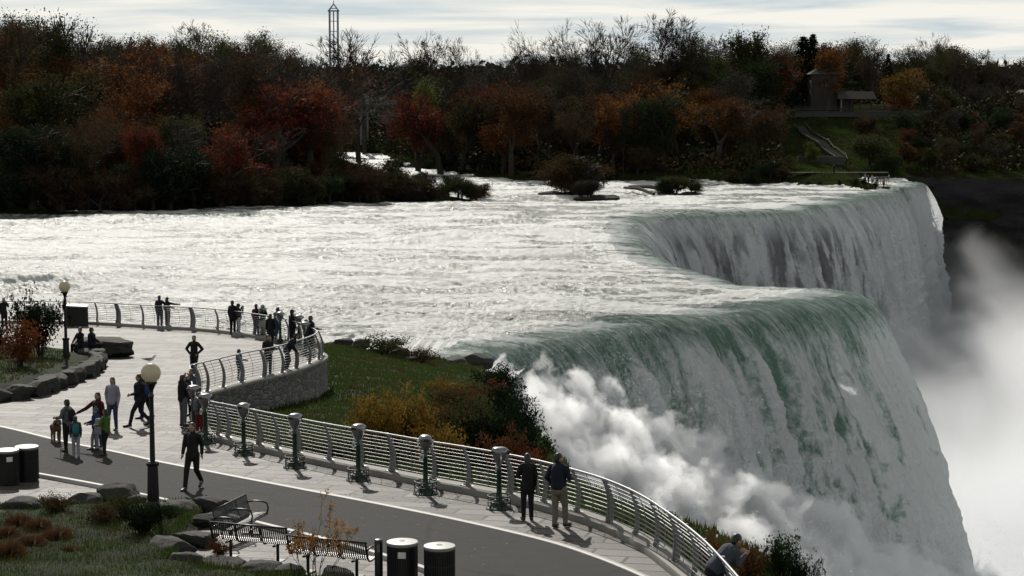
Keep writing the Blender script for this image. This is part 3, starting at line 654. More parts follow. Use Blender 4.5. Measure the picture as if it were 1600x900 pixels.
# ------------------------------------------------------------------ railings
simple('steel', (.27, .275, .28), .42, .85, .1); simple('post_steel', (.17, .17, .165), .5, .5, .2); simple('black_iron', (.012, .013, .013), .35, .3, .2)
simple('dark_green', (.012, .03, .02), .3, .2, .2); simple('chrome', (.55, .56, .58), .22, .9, .05); simple('white_plate', (.6, .6, .58), .5)
simple('black', (.01, .01, .01), .5)
def post_x(z): return .10*math.sin(min(z, 1.0)/1.07*2.3)-.22*(z/1.07)**2.2      # bulges outward, top comes in
def make_railing(name, label, L, N, idx, wide):
    root = empty(name, (float(L[len(L)//2, 0]), float(L[len(L)//2, 1]), pz(L[len(L)//2, 1]))); tag(root, label, 'railing')
    inv = root.matrix_world.inverted(); off = root.location.copy()
    zs = [.13+.104*k for k in range(9)]
    for z in zs+[1.09]:
        mb = MB(); r = .03 if z > 1.08 else .0135
        mb.tube([(p[0]+n[0]*(post_x(z)-.05)-off.x, p[1]+n[1]*(post_x(z)-.05)-off.y, pz(p[1])+.16+z-off.z) for p, n in zip(L, N)], r, 6)
        mb.build('handrail' if z > 1.08 else 'rail', M['steel'], root, smooth=True)
    for k, i in enumerate(idx):
        p = Vector((L[i, 0], L[i, 1], pz(L[i, 1])+.16)); n = Vector((N[i, 0], N[i, 1], 0)); t = Vector((-n.y, n.x, 0))
        wd = .085 if k in wide else .05; 
        mb = MB(); m = 12; vs = []
        for j in range(m+1):
            z = 1.11*j/m; cxx = post_x(z); dd = (.17 if k in wide else .12)*(1-.5*(z/1.11)**2)
            for a, b in ((-1, -1), (1, -1), (1, 1), (-1, 1)): vs.append(p-off+t*(wd/2*a)+n*(cxx+dd/2*b)+Vector((0, 0, z)))
        fs = [(j*4+a, j*4+(a+1) % 4, j*4+4+(a+1) % 4, j*4+4+a) for j in range(m) for a in range(4)]+[(3, 2, 1, 0), (m*4, m*4+1, m*4+2, m*4+3)]
        mb.add(vs, fs); po = mb.build('post', M['post_steel'], root)
        mb = MB(); rot = Matrix((t, n, Vector((0, 0, 1)))).transposed()
        mb.box(p-off+Vector((0, 0, .012)), (.36, .2, .024), rot)
        for s in (-.13, .13): mb.lathe([(.028, 0), (.028, .03), (.012, .05)], p-off+t*s+Vector((0, 0, .024)), 8)
        mb.build('foot_plate', M['steel'], po)
    for k in range(len(idx)-1):                    # thin spacer rod halfway between two posts
        i = (idx[k]+idx[k+1])//2; mb = MB()
        mb.tube([(L[i, 0]+N[i, 0]*(post_x(z)-.05)-off.x, L[i, 1]+N[i, 1]*(post_x(z)-.05)-off.y, pz(L[i, 1])+.16+z-off.z) for z in np.linspace(.12, 1.08, 9)], .008, 5)
        mb.build('spacer_rod', M['post_steel'], root)
    return root
def nearest(L, px): 
    q = atp(*px); return int(np.argmin((L[:, 0]-q.x)**2+(L[:, 1]-q.y)**2))
RA2, _ = pline(ring_px, 700); nA2 = normals2(RA2); RB2, _ = pline(prom_px, 700); nB2 = normals2(RB2)
ip = [nearest(RA2, p) for p in [(-58, 504), (-20, 504.7), (8, 505), (39, 505.2), (71, 505.4), (100, 506), (154, 507), (182, 509), (186, 509), (224, 511.5), (262, 514), (299, 516), (304, 516), (338.6, 519.5), (370, 523), (397, 527), (423, 531.5), (449, 537.5), (470, 543), (489, 551), (502, 560), (497, 567), (483, 573.5), (463, 581), (441, 588), (412, 595), (378, 603), (349, 611), (324, 618), (308, 622)]]
make_railing('viewpoint_railing', 'curved steel railing of thin horizontal rods around the upper viewpoint above the rapids', RA2, nA2, ip, {7, 8, 11, 12, 15, 19, 23, 25, 26, 29})
jp = [nearest(RB2, p) for p in [(308, 640), (312, 664), (320, 682.5), (340, 688), (356, 691.5), (404, 702.5), (432, 709), (464, 716), (514, 727), (564, 737), (612, 746), (676, 759), (730, 769), (795, 782), (850, 795), (902, 810), (951, 827), (992, 846), (1025, 866), (1055, 889), (1082, 912), (1112, 940), (1140, 972)]]
make_railing('promenade_railing', 'long steel railing sweeping down past the row of binocular viewers to the right', RB2, nB2, jp, {2, 5, 7, 10, 13, 16, 19, 22})
gz = near_z(gx, gy); keep = np.zeros(len(gx), bool)
ex = np.interp(gy, edge[::-1, 1], edge[::-1, 0])
allL = np.concatenate([RA, RB]); dmin = np.sqrt(((gx[:, None]-allL[None, ::3, 0])**2+(gy[:, None]-allL[None, ::3, 1])**2).min(1)); jn = ((gx[:, None]-allL[None, ::3, 0])**2+(gy[:, None]-allL[None, ::3, 1])**2).argmin(1)
nn = np.concatenate([nA, nB])[::3][jn]; side = ((gx-allL[::3, 0][jn])*nn[:, 0]+(gy-allL[::3, 1][jn])*nn[:, 1])
print('outward side check', np.mean(side > 0))
keep = (side > .35) & (gx < ex) & (gz > .15) & (gy < 134)
tag(blades('grass', np.stack([gx, gy, gz], 1)[keep], .20, M['blade'], .06), kind='stuff')
# ------------------------------------------------------------------ trees
g = G('bark'); co = g.coord((1, 1, .25)); n1 = g.noise(co, 6, 4, .7)
g.done(g.bsdf(color=g.mix(n1.outputs[0], (.014, .012, .010), (.055, .046, .038)), rough=.9, spec=.15), 'bark')
def leaf_mat(key, var=.5):
    g = G(key); oi = g.n('ShaderNodeObjectInfo'); co = g.coord(); n1 = g.noise(co, .55, 3, .6); n2 = g.noise(co, 5, 2, .6)
    dark = g.n('ShaderNodeVectorMath', {0: oi.outputs['Color'], 'Scale': .45}, operation='SCALE').outputs[0]
    hs = g.n('ShaderNodeHueSaturation', {'Color': oi.outputs['Color'], 'Value': 1.45, 'Hue': .515, 'Saturation': .95})
    c = g.mix(g.ramp(n1.outputs[0], [(.35, 0), (.68, 1)]).outputs[0], dark, hs.outputs[0]); c = g.mix(g.math('MULTIPLY', n2.outputs[0], .5), c, dark)
    a = g.bsdf(color=c, rough=.95, spec=.03)
    return g.done(g.n('ShaderNodeMixShader', {0: .35, 1: a.outputs[0], 2: g.n('ShaderNodeBsdfTranslucent', {'Color': c}).outputs[0]}), key)
leaf_mat('leaf')
def skeleton(seed, H, levels=5, spread=.5, trunk_frac=.3, r0=None, fork=(2, 4), up=.25, len0=None, twig=.012, lenk=.74):
    r = random.Random(seed); segs = []; tips = []
    r0 = r0 or H*.016
    def rv(): return Vector((r.gauss(0, 1), r.gauss(0, 1), r.gauss(0, 1))).normalized()
    def grow(p, d, L, rad, lv):
        n = 3 if lv < 3 else 2; pts = [p]; rr = [rad]; q = p; dd = d
        for i in range(n):
            dd = (dd+rv()*.16+Vector((0, 0, up*.25))).normalized(); q = q+dd*(L/n); pts.append(q); rr.append(rad*(1-.32*(i+1)/n))
        segs.append((pts, rr, lv))
        if lv >= levels: tips.append((q, dd)); return
        if lv >= levels-2: tips.append((q, dd))
        k = r.randint(*fork)
        for i in range(k):
            a = spread*r.uniform(.55, 1.35); ax = dd.cross(rv()).normalized()
            nd = (Matrix.Rotation(a, 3, ax) @ dd); nd = (nd+Vector((0, 0, up))).normalized()
            grow(q, nd, L*lenk*r.uniform(.75, 1.15), max(rr[-1]*(.8 if k < 3 else .68), twig), lv+1)
        if lv in (1, 2, 3):                          # side branches along the limb
            for i in range(r.randint(1, 2)):
                t = pts[r.randint(1, len(pts)-1)]; ax = dd.cross(rv()).normalized()
                nd = (Matrix.Rotation(spread*1.7, 3, ax) @ dd); grow(t, nd, L*lenk*.7*r.uniform(.7, 1.1), max(rad*.4, twig), lv+1)
    grow(Vector((0, 0, -.6)), Vector((r.uniform(-.05, .05), r.uniform(-.05, .05), 1)), H*trunk_frac, r0, 0)
    return segs, tips
def fit(segs, tips, H):
    top = max(t[0].z for t in tips); k = H/top
    segs = [([p*k for p in pts], [x*k for x in rr], lv) for pts, rr, lv in segs]; return segs, [(p*k, d) for p, d in tips]
def segs_mesh(name, segs, lo=0, hi=99):
    mb = MB()
    for pts, rr, lv in segs:
        if lo <= lv <= hi: mb.tube(pts, rr, 7 if lv < 2 else (4 if lv < 4 else 3), cap=lv < 1)
    me = bpy.data.meshes.new(name); me.from_pydata(mb.v, [], mb.f); me.materials.append(M['bark']); me.polygons.foreach_set('use_smooth', [True]*len(me.polygons)); me.update(); return me
def leaves_mesh(name, tips, n, size, clump, seed, flat=.6, droop=0.0, mat='leaf', keepf=1.0):
    r = np.random.RandomState(seed); T = np.array([t[0] for t in tips])
    T = T[r.rand(len(T)) < keepf]
    c = T[r.randint(0, len(T), n)]+r.normal(size=(n, 3))*clump*np.array([1, 1, flat]); c[:, 2] -= droop*np.abs(r.normal(size=n))
    a = r.normal(size=(n, 3)); a /= np.linalg.norm(a, axis=1)[:, None]; b = np.cross(a, r.normal(size=(n, 3))); b /= np.linalg.norm(b, axis=1)[:, None]
    s = size*r.uniform(.55, 1.35, n)[:, None]
    v = np.stack([c-a*s*.5, c+b*s*.33, c+a*s*.5, c-b*s*.33], 1).reshape(-1, 3)
    me = bpy.data.meshes.new(name); me.vertices.add(4*n); me.vertices.foreach_set('co', v.astype(np.float32).ravel())
    me.loops.add(4*n); me.loops.foreach_set('vertex_index', np.arange(4*n, dtype=np.int32)); me.polygons.add(n); me.polygons.foreach_set('loop_start', np.arange(n, dtype=np.int32)*4)
    me.update(calc_edges=True); me.materials.append(M[mat]); return me
protos = {}
def proto_tree(key, kind, seed, H, **k):
    lv = k.pop('levels', 5); nl = k.pop('nl', 0); size = k.pop('size', .42); clump = k.pop('clump', .8); flat = k.pop('flat', .7); kf = k.pop('keepf', 1)
    s, t = fit(*skeleton(seed, H, lv, **k), H)
    tr = segs_mesh('trunk', s); cr_ = None
    lf = leaves_mesh('crown', t, nl, size, clump, seed, flat, keepf=kf) if nl else None
    protos[key] = (kind, H, tr, cr_, lf)
for i in range(5): proto_tree('bare%d' % i, 'bare', 11+i, 20, levels=6, spread=.44+.06*(i % 3), up=.07, trunk_frac=.27, fork=(3, 3), twig=.028, lenk=.75)
for i in range(3): proto_tree('thin%d' % i, 'thin', 31+i, 20, levels=5, spread=.5, up=.18, trunk_frac=.28, fork=(3, 3), twig=.032, nl=4200, size=.34, clump=.8, keepf=.7)
for i in range(4): proto_tree('full%d' % i, 'full', 51+i, 16, levels=4, spread=.66, up=.08, trunk_frac=.13, fork=(3, 4), twig=.035, nl=6500, size=.38, clump=.85, keepf=.55)
for i in range(3): proto_tree('low%d' % i, 'low', 71+i, 9, levels=4, spread=.75, up=.02, trunk_frac=.12, fork=(3, 4), twig=.03, nl=7000, size=.32, clump=.7, keepf=.7)
def conifer(seed, H):
    r = random.Random(seed); segs = [([Vector((0, 0, -.5)), Vector((0, 0, H*.5)), Vector((0, 0, H))], [H*.014, H*.009, .02], 0)]; tips = []
    z = H*.12
    while z < H*.98:
        R_ = (H-z)*.34+.15
        for i in range(r.randint(5, 7)):
            a = r.uniform(0, 6.28); L = R_*r.uniform(.7, 1.15); e = Vector((math.cos(a)*L, math.sin(a)*L, z-L*.25)); s0 = Vector((0, 0, z))
            segs.append(([s0, (s0+e)/2+Vector((0, 0, .1)), e], [.05, .035, .015], 4))
            for q in (.35, .6, .85, 1): tips.append((s0.lerp(e, q), e))
        z += H*.028
    return segs, tips
s, t = conifer(5, 18); protos['pine'] = ('pine', 18, segs_mesh('trunk', s), None, leaves_mesh('crown', t, 12000, .32, .22, 5, .5))
# shrubs
for i in range(3):
    r = random.Random(90+i); segs = []; tips = []
    for j in range(26):
        a = r.uniform(0, 6.28); e = Vector((math.cos(a)*r.uniform(.2, 1), math.sin(a)*r.uniform(.2, 1), r.uniform(.45, 1.0)))*(1.0); mid = e*.5+Vector((0, 0, .15))
        segs.append(([Vector((0, 0, -.1)), mid, e], [.02, .012, .005], 4)); 
        for q in (.5, .75, 1): tips.append((mid.lerp(e, q*2-1) if q > .5 else mid, e))
        for m in range(3):
            e2 = e+Vector((r.gauss(0, .18), r.gauss(0, .18), r.gauss(.08, .12))); segs.append(([mid.lerp(e, .6), e2], [.007, .003], 5)); tips.append((e2, e))
    protos['shrub%d' % i] = ('shrub', 1.0, segs_mesh('stems', segs), None, leaves_mesh('foliage', tips, 3200, .085, .12, 90+i, .8))
bushy = protos['shrub0']
COL = dict(red=(.13, .022, .014), orange=(.17, .055, .016), rust=(.095, .036, .016), gold=(.20, .11, .018), brown=(.060, .036, .018), olive=(.055, .058, .020), green=(.022, .042, .014), dgreen=(.010, .022, .009), grey=(.045, .04, .032), lime=(.12, .13, .03))
LBL = dict(red='dark red maple', orange='orange autumn tree', rust='rust brown autumn tree', gold='golden yellow autumn tree', brown='dull brown half bare tree', olive='olive green broadleaf tree', green='dark green broadleaf tree', dgreen='nearly black evergreen tree', grey='grey brown thinning tree', lime='pale yellow green tree')
n_tree = [0]
def place_tree(key, x, y, H, colr, label, cat='tree', group=None, width=1.0, rz=None, z=None, name=None):
    kind, H0, tr, br, lf = protos[key]; k = H/H0
    r = random.Random(int(x*77)+int(y*131)+int(H*10)); n_tree[0] += 1
    zz_ = float(island_z(np.array([x]), np.array([y]))[0]) if z is None else z
    nm = name or {'bare': 'bare_tree', 'thin': 'autumn_tree', 'full': 'autumn_tree', 'low': 'small_tree', 'pine': 'pine_tree', 'shrub': 'shrub'}[kind]
    root = empty(nm, (x, y, zz_), rz if rz is not None else r.uniform(0, 6.28)); root.scale = (k*width, k*width, k)
    tag(root, label, cat, group)
    for nme, me in (('trunk' if kind != 'shrub' else 'stems', tr), ('branches', br), ('crown' if kind != 'shrub' else 'foliage', lf)):
        if me is None: continue
        o = bpy.data.objects.new(nme, me); C.objects.link(o); o.parent = root; c = COL[colr] if isinstance(colr, str) else colr
        j = 1+r.uniform(-.22, .22); o.color = (c[0]*j, c[1]*j*(1+r.uniform(-.1, .1)), c[2]*j, 1)
    return root
rt = random.Random(12)
def tree_at(key, px, top, Y, colr, label, width=1.0, group=None, base=None, cat='tree', name=None):
    """a tree whose top shows at photo point (px, top), standing at distance Y"""
    q = atd(px, top, Y); z = max(float(island_z(np.array([q.x]), np.array([Y]))[0]), -.6)
    H = q.z-z; return place_tree(key, q.x, Y, H, colr, label, cat, group, width, z=z, name=name)
# ---- the ones that stand out
tree_at('bare0', 560, 42, 415, 'grey', 'broad spreading bare tree just right of the tall lattice tower', 1.25)
protos_named = [
 ('thin0', 20, 18, 330, 'brown', 'tall thin leaved tree at the far left end of the skyline', .8),
 ('full0', 60, 22, 345, 'olive', 'tall leafy tree with pointed top at the left of the skyline', .7),
 ('bare1', 658, 46, 440, 'grey', 'slender bare tree on the skyline right of the broad bare tree', .8),
 ('bare2', 712, 56, 435, 'grey', 'dense twiggy bare tree on the skyline above the red maples', .9),
 ('bare3', 820, 52, 430, 'grey', 'bare tree at the left end of the tall bare row', .85),
 ('bare4', 886, 26, 425, 'grey', 'tall bare tree with a narrow fan of upright branches', .8),
 ('bare0', 948, 22, 420, 'grey', 'tall bare tree with a wide dense fan of twigs', .95),
 ('bare1', 1018, 10, 415, 'grey', 'tallest bare tree on the skyline, left of centre right', 1.0),
 ('bare2', 1064, 28, 415, 'grey', 'tall bare tree right beside the tallest one', .9),
 ('thin1', 1115, 54, 410, 'olive', 'thinning round tree between the bare row and the leafy tree', 1.1),
 ('full1', 1180, 50, 405, 'olive', 'leafy dark olive tree on the skyline right of the bare row', .8),
 ('thin2', 1222, 66, 405, 'rust', 'rust tinted thin tree left of the pointed dark pines', .7),
 ('pine', 1256, 54, 415, 'dgreen', 'broad dark pine behind the stone house', 1.4),
 ('pine', 1270, 50, 412, 'dgreen', 'pointed dark pine rising above the stone house', 1.0),
 ('full2', 1306, 70, 405, 'orange', 'bright orange tree directly right of the stone house', .75),
 ('bare3', 1362, 58, 425, 'grey', 'lone bare tree rising above the skyline past the orange tree', .7),
 ('pine', 1388, 82, 430, 'dgreen', 'small pointed pine on the right skyline', .8),
 ('thin0', 1420, 70, 430, 'olive', 'wide twiggy olive tree on the right skyline', 1.3),
 ('full3', 1392, 109, 398, 'gold', 'golden yellow round tree behind the terrace wall', 1.05),
 ('low0', 1410, 140, 396, 'orange', 'low orange bush tree under the golden tree', .8),
 ('thin1', 1475, 86, 430, 'olive', 'thin tree left of the square grey block tower', .8),
 ('full0', 345, 200, 274, 'red', 'bright scarlet tree near the shore on the left island', .9),
 ('low1', 265, 226, 272, 'dgreen', 'dark round evergreen on the shore of the left island', .95),
 ('full1', 230, 200, 276, 'red', 'crimson tree left of the dark round evergreen', .8),
 ('full2', 45, 192, 268, 'dgreen', 'big black looking tree on the shore at the far left', 1.3),
 ('full3', 95, 205, 268, 'dgreen', 'dark broad tree beside the black shore tree at far left', 1.2),
 ('thin1', 125, 190, 270, 'brown', 'crooked half bare tree at the right edge of the black shore trees', .8),
 ('full0', 430, 130, 300, 'red', 'large dark red maple above the left island shrubs', 1.1),
 ('full1', 480, 140, 305, 'red', 'red maple at the right end of the left island trees', .9),
 ('full2', 395, 140, 310, 'rust', 'rust brown maple in the middle of the left island', 1.0),
 ('full3', 690, 150, 368, 'red', 'crimson maple on the point right of the side channel', .9),
 ('full0', 720, 135, 372, 'red', 'tall red maple just behind the crimson point maple', .8),
 ('full1', 655, 165, 375, 'rust', 'rust maple leaning over the side channel', .9),
 ('full2', 800, 136, 352, 'rust', 'rust and green tree on the main island shore left of the big bush islet', .9),
 ('thin2', 660, 115, 400, 'lime', 'pale silvery green tree above the side channel', .8),
 ('full3', 965, 150, 358, 'orange', 'orange topped tree standing above the river bush islets', .7),
 ('full0', 1060, 128, 362, 'orange', 'glowing orange brown tree in the middle of the main island shore', .9),
 ('full1', 1010, 160, 360, 'rust', 'soft rust tree between the two orange shore trees', .8),
 ('full2', 1130, 150, 362, 'rust', 'rust red tree right of the glowing orange brown tree', .9),
 ('full3', 1175, 175, 358, 'brown', 'brown gold tree near the shore before the hillside stair', .9),
 ('thin0', 975, 160, 350, 'dgreen', 'tall dark ivy covered trunk standing at the shore', .35),
 ('thin1', 1040, 200, 350, 'dgreen', 'narrow dark ivy column tree at the shore', .3),
 ('low2', 1262, 222, 356, 'lime', 'yellow green bush tree beside the lower stair landing', .8),
 ('low0', 1210, 248, 350, 'orange', 'small orange shrub tree on the shore path', .6),
 ('low1', 1215, 262, 345, 'gold', 'small yellow shrub by the shore path', .5)]
for k, px, top, Y, c, l, wd in protos_named: tree_at(k, px, top, Y, c, l, wd, group='trees of the wooded islands')
# ---- the wood: rows of individual trees, the same kinds sharing a group
def wood(n, X0, X1, Y0, Y1, H0, H1, mix, where, dmin_=4.5, poly=None, seed=1, lim=None):
    r = random.Random(seed); pts = []; tries = 0
    while len(pts) < n and tries < n*60:
        tries += 1; Y = r.uniform(Y0, Y1); x = r.uniform(X0, X1)
        if abs(x) > .262*Y+6: continue
        if H0 > 10 and 505 < 800+F*x/Y < 620 and Y > 400: continue
        zz_ = float(island_z(np.array([x]), np.array([Y]))[0])
        if zz_ < .7: continue
        px_ = 800+F*x/Y
        if lim and not lim(px_, Y, x): continue
        if any((x-a)**2+(Y-b)**2 < dmin_**2 for a, b in pts): continue
        pts.append((x, Y)); k = r.choices([m[0] for m in mix], [m[3] for m in mix])[0]; m = [m for m in mix if m[0] == k][0]
        c = r.choice(m[1]); key = k+str(r.randrange(m[2])) if m[2] else k
        H = r.uniform(H0, H1)*(.85 if k == 'full' else 1)
        if k == 'low': H = r.uniform(3, 6)
        lb = ('leafless grey tree ' if k == 'bare' else LBL[c]+' ')+where
        place_tree(key, x, Y, H, c, lb, group=('bare trees ' if k == 'bare' else LBL[c]+'s ')+where, width=r.uniform(.85, 1.25), z=zz_)
ch = lambda px, Y, x: not (535 < px < 640 and Y > 300 and Y < 470)
wood(46, -92, -6, 268, 310, 7, 12, [('full', ['red', 'rust', 'olive', 'brown', 'orange', 'rust'], 4, 3), ('low', ['olive', 'brown', 'green', 'rust'], 3, 3), ('thin', ['brown', 'rust', 'orange'], 3, 5), ('bare', ['grey'], 5, 2)], 'near the shore of the left island', 4.0, seed=2, lim=lambda px, Y, x: px < 520 and Y > 268+(px/520)*22)
wood(58, -110, -28, 312, 400, 13, 20, [('full', ['rust', 'brown', 'orange', 'olive', 'red'], 4, 3), ('thin', ['brown', 'orange', 'rust'], 3, 5), ('bare', ['grey'], 5, 4)], 'on the rise of the left island', 5.2, seed=3, lim=lambda px, Y, x: px < 525)
wood(40, -135, -30, 400, 520, 16, 22, [('thin', ['brown', 'grey', 'olive'], 3, 4), ('bare', ['grey'], 5, 5), ('full', ['brown', 'olive'], 4, 3)], 'at the back of the left island', 6.5, seed=4, lim=lambda px, Y, x: px < 500 or Y > 480)
wood(44, -14, 60, 350, 392, 9, 16, [('full', ['rust', 'orange', 'olive', 'brown', 'green', 'brown'], 4, 5), ('thin', ['brown', 'rust', 'grey'], 3, 3), ('low', ['olive', 'green', 'brown'], 3, 2), ('bare', ['grey'], 5, 1)], 'along the main island shore', 4.6, seed=5, lim=lambda px, Y, x: 625 < px < 1215)
wood(60, -35, 75, 392, 480, 11, 16.5, [('full', ['brown', 'olive', 'green', 'rust', 'brown'], 4, 5), ('thin', ['brown', 'grey', 'olive'], 3, 4), ('bare', ['grey'], 5, 3)], 'in the middle of the main island', 6.0, seed=6, lim=lambda px, Y, x: (ch(px, Y, x) and px < 1210) or Y > 440)
wood(40, 52, 140, 405, 520, 9, 14, [('full', ['olive', 'green', 'brown', 'brown'], 4, 5), ('thin', ['grey', 'olive', 'brown'], 3, 4), ('bare', ['grey'], 5, 2)], 'behind the terrace on the right', 6, seed=7, lim=lambda px, Y, x: Y > 432 or px > 1450)
wood(46, 62, 130, 354, 402, 3.5, 8, [('full', ['brown', 'olive', 'green', 'rust'], 4, 3), ('low', ['brown', 'olive', 'green', 'rust'], 3, 5), ('thin', ['brown', 'grey'], 3, 2)], 'on the steep slope above the gorge', 3.6, seed=8, lim=lambda px, Y, x: px > 1345 and (px > 1440 or Y < 386))
wood(30, -40, 110, 480, 535, 15, 19, [('thin', ['brown', 'grey', 'olive'], 3, 4), ('bare', ['grey'], 5, 4), ('full', ['olive', 'brown'], 4, 2)], 'on the far skyline of the main island', 5.5, seed=17, lim=lambda px, Y, x: px > 560)
# ---- shrubs fringing the shores
def fringe(px0, px1, y0, y1, n, h0, h1, cols, label, grp, dY=(1.5, 9), seed=1, wide=1.3):
    r = random.Random(seed)
    for i in range(n):
        f = (i+r.uniform(.1, .9))/n; q = at(px0+(px1-px0)*f, y0+(y1-y0)*f); Y = q.y+r.uniform(*dY); x = q.x*Y/q.y
        place_tree('low%d' % r.randrange(3), x, Y, r.uniform(h0, h1), r.choice(cols), label, 'shrub', grp, r.uniform(1.0, wide), name='shore_shrub')
fringe(-30, 350, 337, 328, 20, 3.5, 6.5, ['dgreen', 'dgreen', 'green', 'brown'], 'dark shrub at the waterline of the left island', 'dark shrubs along the left island waterline', seed=1)
fringe(330, 640, 329, 316, 22, 3.2, 5.2, ['olive', 'brown', 'green', 'olive', 'brown'], 'olive brown willow shrub in the thick shore scrub of the left island', 'willow shrubs in the thick shore scrub', (1, 9), 12)
fringe(600, 758, 318, 312, 12, 2.0, 3.6, ['olive', 'brown', 'green', 'olive', 'grey'], 'grey green shrub on the low tip of the left island', 'grey green shrubs on the left island tip', (1, 7), 2)
fringe(300, 500, 320, 304, 9, 3, 6, ['olive', 'brown', 'green', 'rust'], 'taller willow shrub behind the left island tip', 'taller shrubs behind the left island tip', (6, 20), 4)
fringe(600, 860, 262, 283, 12, 2.2, 4.5, ['dgreen', 'green', 'brown'], 'dark shrub on the bank of the side channel', 'dark shrubs along the side channel', (2, 12), 5)
fringe(860, 1240, 283, 290, 15, 1.6, 3.2, ['dgreen', 'green', 'olive', 'brown'], 'low dark shrub along the main island waterline', 'low shrubs along the main island waterline', (1, 7), 6)
fringe(1240, 1395, 291, 296, 8, .9, 1.5, ['olive', 'green'], 'low scrub at the edge of the viewing point by the falls', 'low scrub on the small falls viewing point', (.8, 2.5), 7)
# undergrowth on the wooded islands: a ground cover nobody could count
r = np.random.RandomState(18); n = 260000
Y = 262+260*r.uniform(0, 1, n)**.9; x = r.uniform(-1, 1, n)*(.262*Y+4); zi = island_z(x, Y)
px_ = 800+F*x/Y; lawn = (px_ > 1225) & (px_ < 1425) & (Y > 352) & (Y < 432)
lim_r = np.where(Y < 351, 57.0, 61+ (Y-351)*.9+np.maximum(0, Y-351)*1.2)
hgt = np.clip(2.2+2.6*fbm(x*.13, Y*.13, 4, 3), .3, np.where((px_ > 500) & (px_ < 665) & (Y < 405), 1.2, 5))*r.uniform(0, 1, n)**.7*np.where(Y < 300, .6, 1)
near_view = ((px_ > 1235) & (Y < 352)) | (island_z(x, Y-1.5) < .5)
ok = (zi > .7) & ~lawn & ~near_view & (x < lim_r+50) 
c = np.stack([x, Y, zi+hgt], 1)[ok]; n = len(c); a = r.normal(size=(n, 3)); a /= np.linalg.norm(a, axis=1)[:, None]; b = np.cross(a, r.normal(size=(n, 3))); b /= np.linalg.norm(b, axis=1)[:, None]
s = (.34*r.uniform(.5, 1.4, n))[:, None]; v = np.stack([c-a*s, c+b*s*.7, c+a*s, c-b*s*.7], 1).reshape(-1, 3)
g = G('undergrowth_leaf'); n1 = g.noise(g.geo(), .12, 4, .65); n2 = g.noise(g.geo(), 1.5, 3)
cc = g.mix(g.ramp(n1.outputs[0], [(.42, 0), (.62, 1)]).outputs[0], (.014, .022, .009), (.055, .028, .012)); cc = g.mix(g.math('MULTIPLY', n2.outputs[0], .5), cc, (.05, .045, .02))
g.done(g.bsdf(color=cc, rough=.85, spec=.1), 'under'); tag(np_mesh('undergrowth', v, np.arange(4*n).reshape(n, 4), M['under'], smooth=False), kind='stuff')
for i in range(26):
    r = random.Random(700+i); j = int(70+i*7.5); cx_, cy2 = cl[min(j, 299)]; place_tree('low%d' % (i % 3), cx_-.2, cy2+r.uniform(.3, 2.5), r.uniform(2.5, 5), r.choice(['green', 'brown', 'olive', 'dgreen']), 'dark scrub hanging over the rim of the gorge wall', 'shrub', 'dark scrub on the gorge rim', r.uniform(1.1, 1.5), name='rim_shrub')
r = np.random.RandomState(28); n = 60000; x = r.uniform(50, 95, n); Y = r.uniform(318, 398, n); px_ = 800+F*x/Y; zi = island_z(x, Y); k = (zi > .8) & (px_ > 1215) & (px_ < 1440)
tag(blades('grass', np.stack([x, Y, zi], 1)[k], .32, M['blade'], .14, seed=9), kind='stuff')
r = np.random.RandomState(38); n = 22000; iu = r.randint(60, 299, n); iz = (r.uniform(0, 1, n)**1.6*62).astype(int); lay_ = co_cliff[iu, iz]; c = lay_+r.normal(size=(n, 3))*np.array([.5, .5, .5])+np.array([-.2, -.5, .3])
c = c[fbm(c[:, 0]*.12, c[:, 1]*.12, c[:, 2]*.16, 3) > -.05-.0*iz[:len(c)]]; n = len(c); a = r.normal(size=(n, 3)); a /= np.linalg.norm(a, axis=1)[:, None]; b = np.cross(a, r.normal(size=(n, 3))); b /= np.linalg.norm(b, axis=1)[:, None]
s = (.42*r.uniform(.5, 1.4, n))[:, None]; tag(np_mesh('cliff_scrub', np.stack([c-a*s, c+b*s*.7, c+a*s, c-b*s*.7], 1).reshape(-1, 3), np.arange(4*n).reshape(n, 4), M['under'], smooth=False), kind='stuff')
for i in range(30):
    r = random.Random(900+i); p = co_cliff[70+int(i*7.4), r.randint(4, 46)]; place_tree('low%d' % (i % 3), p[0], p[1]-.3, r.uniform(3.5, 7), r.choice(['green', 'brown', 'olive', 'dgreen', 'rust']), 'dark tree clinging to the face of the gorge wall', 'tree', 'dark trees on the gorge wall', r.uniform(1.1, 1.5), z=p[2]-.5, name='cliff_tree')
# islets in the river
def islet(px, py, w, h, cols, n, label, seed):
    r = random.Random(seed); q = at(px, py)
    root = empty('bushy_islet', (q.x, q.y, -.2)); tag(root, label, 'islet')
    rb = MB()
    for i in range(9): rb.ball((r.uniform(-w*.42, w*.42), r.uniform(-1.5, 3), .1), (r.uniform(.8, 2), r.uniform(.8, 1.6), r.uniform(.3, .55)), 9, 6)
    rb.build('rocks', M['cliff'], root)
    for i in range(n):
        x = r.uniform(-w*.42, w*.42); k = protos['low%d' % r.randrange(3)]; H = h*(1-.55*(2*abs(x)/w)**2)*r.uniform(.75, 1.05)
        for me in (k[2], k[4]):
            o = bpy.data.objects.new('branches' if me is k[2] else 'foliage', me); C.objects.link(o); o.parent = root; o.location = (x, r.uniform(0, 3), .2); s = H/9; o.scale = (s*1.3, s*1.3, s); c = COL[r.choice(cols)]; o.color = (*c, 1); o.rotation_euler = (0, 0, r.uniform(0, 6))
islet(888, 303, 7.5, 6.0, ['olive', 'brown'], 5, 'tall bush covered rock islet in the river, the larger left one', 1)
islet(932, 309, 6, 3.2, ['olive', 'grey'], 4, 'low bush islet touching the right foot of the tall bushy islet', 5)
islet(1062, 305, 6.4, 3.4, ['green', 'olive'], 5, 'small round bush islet in the river beside the driftwood', 2)
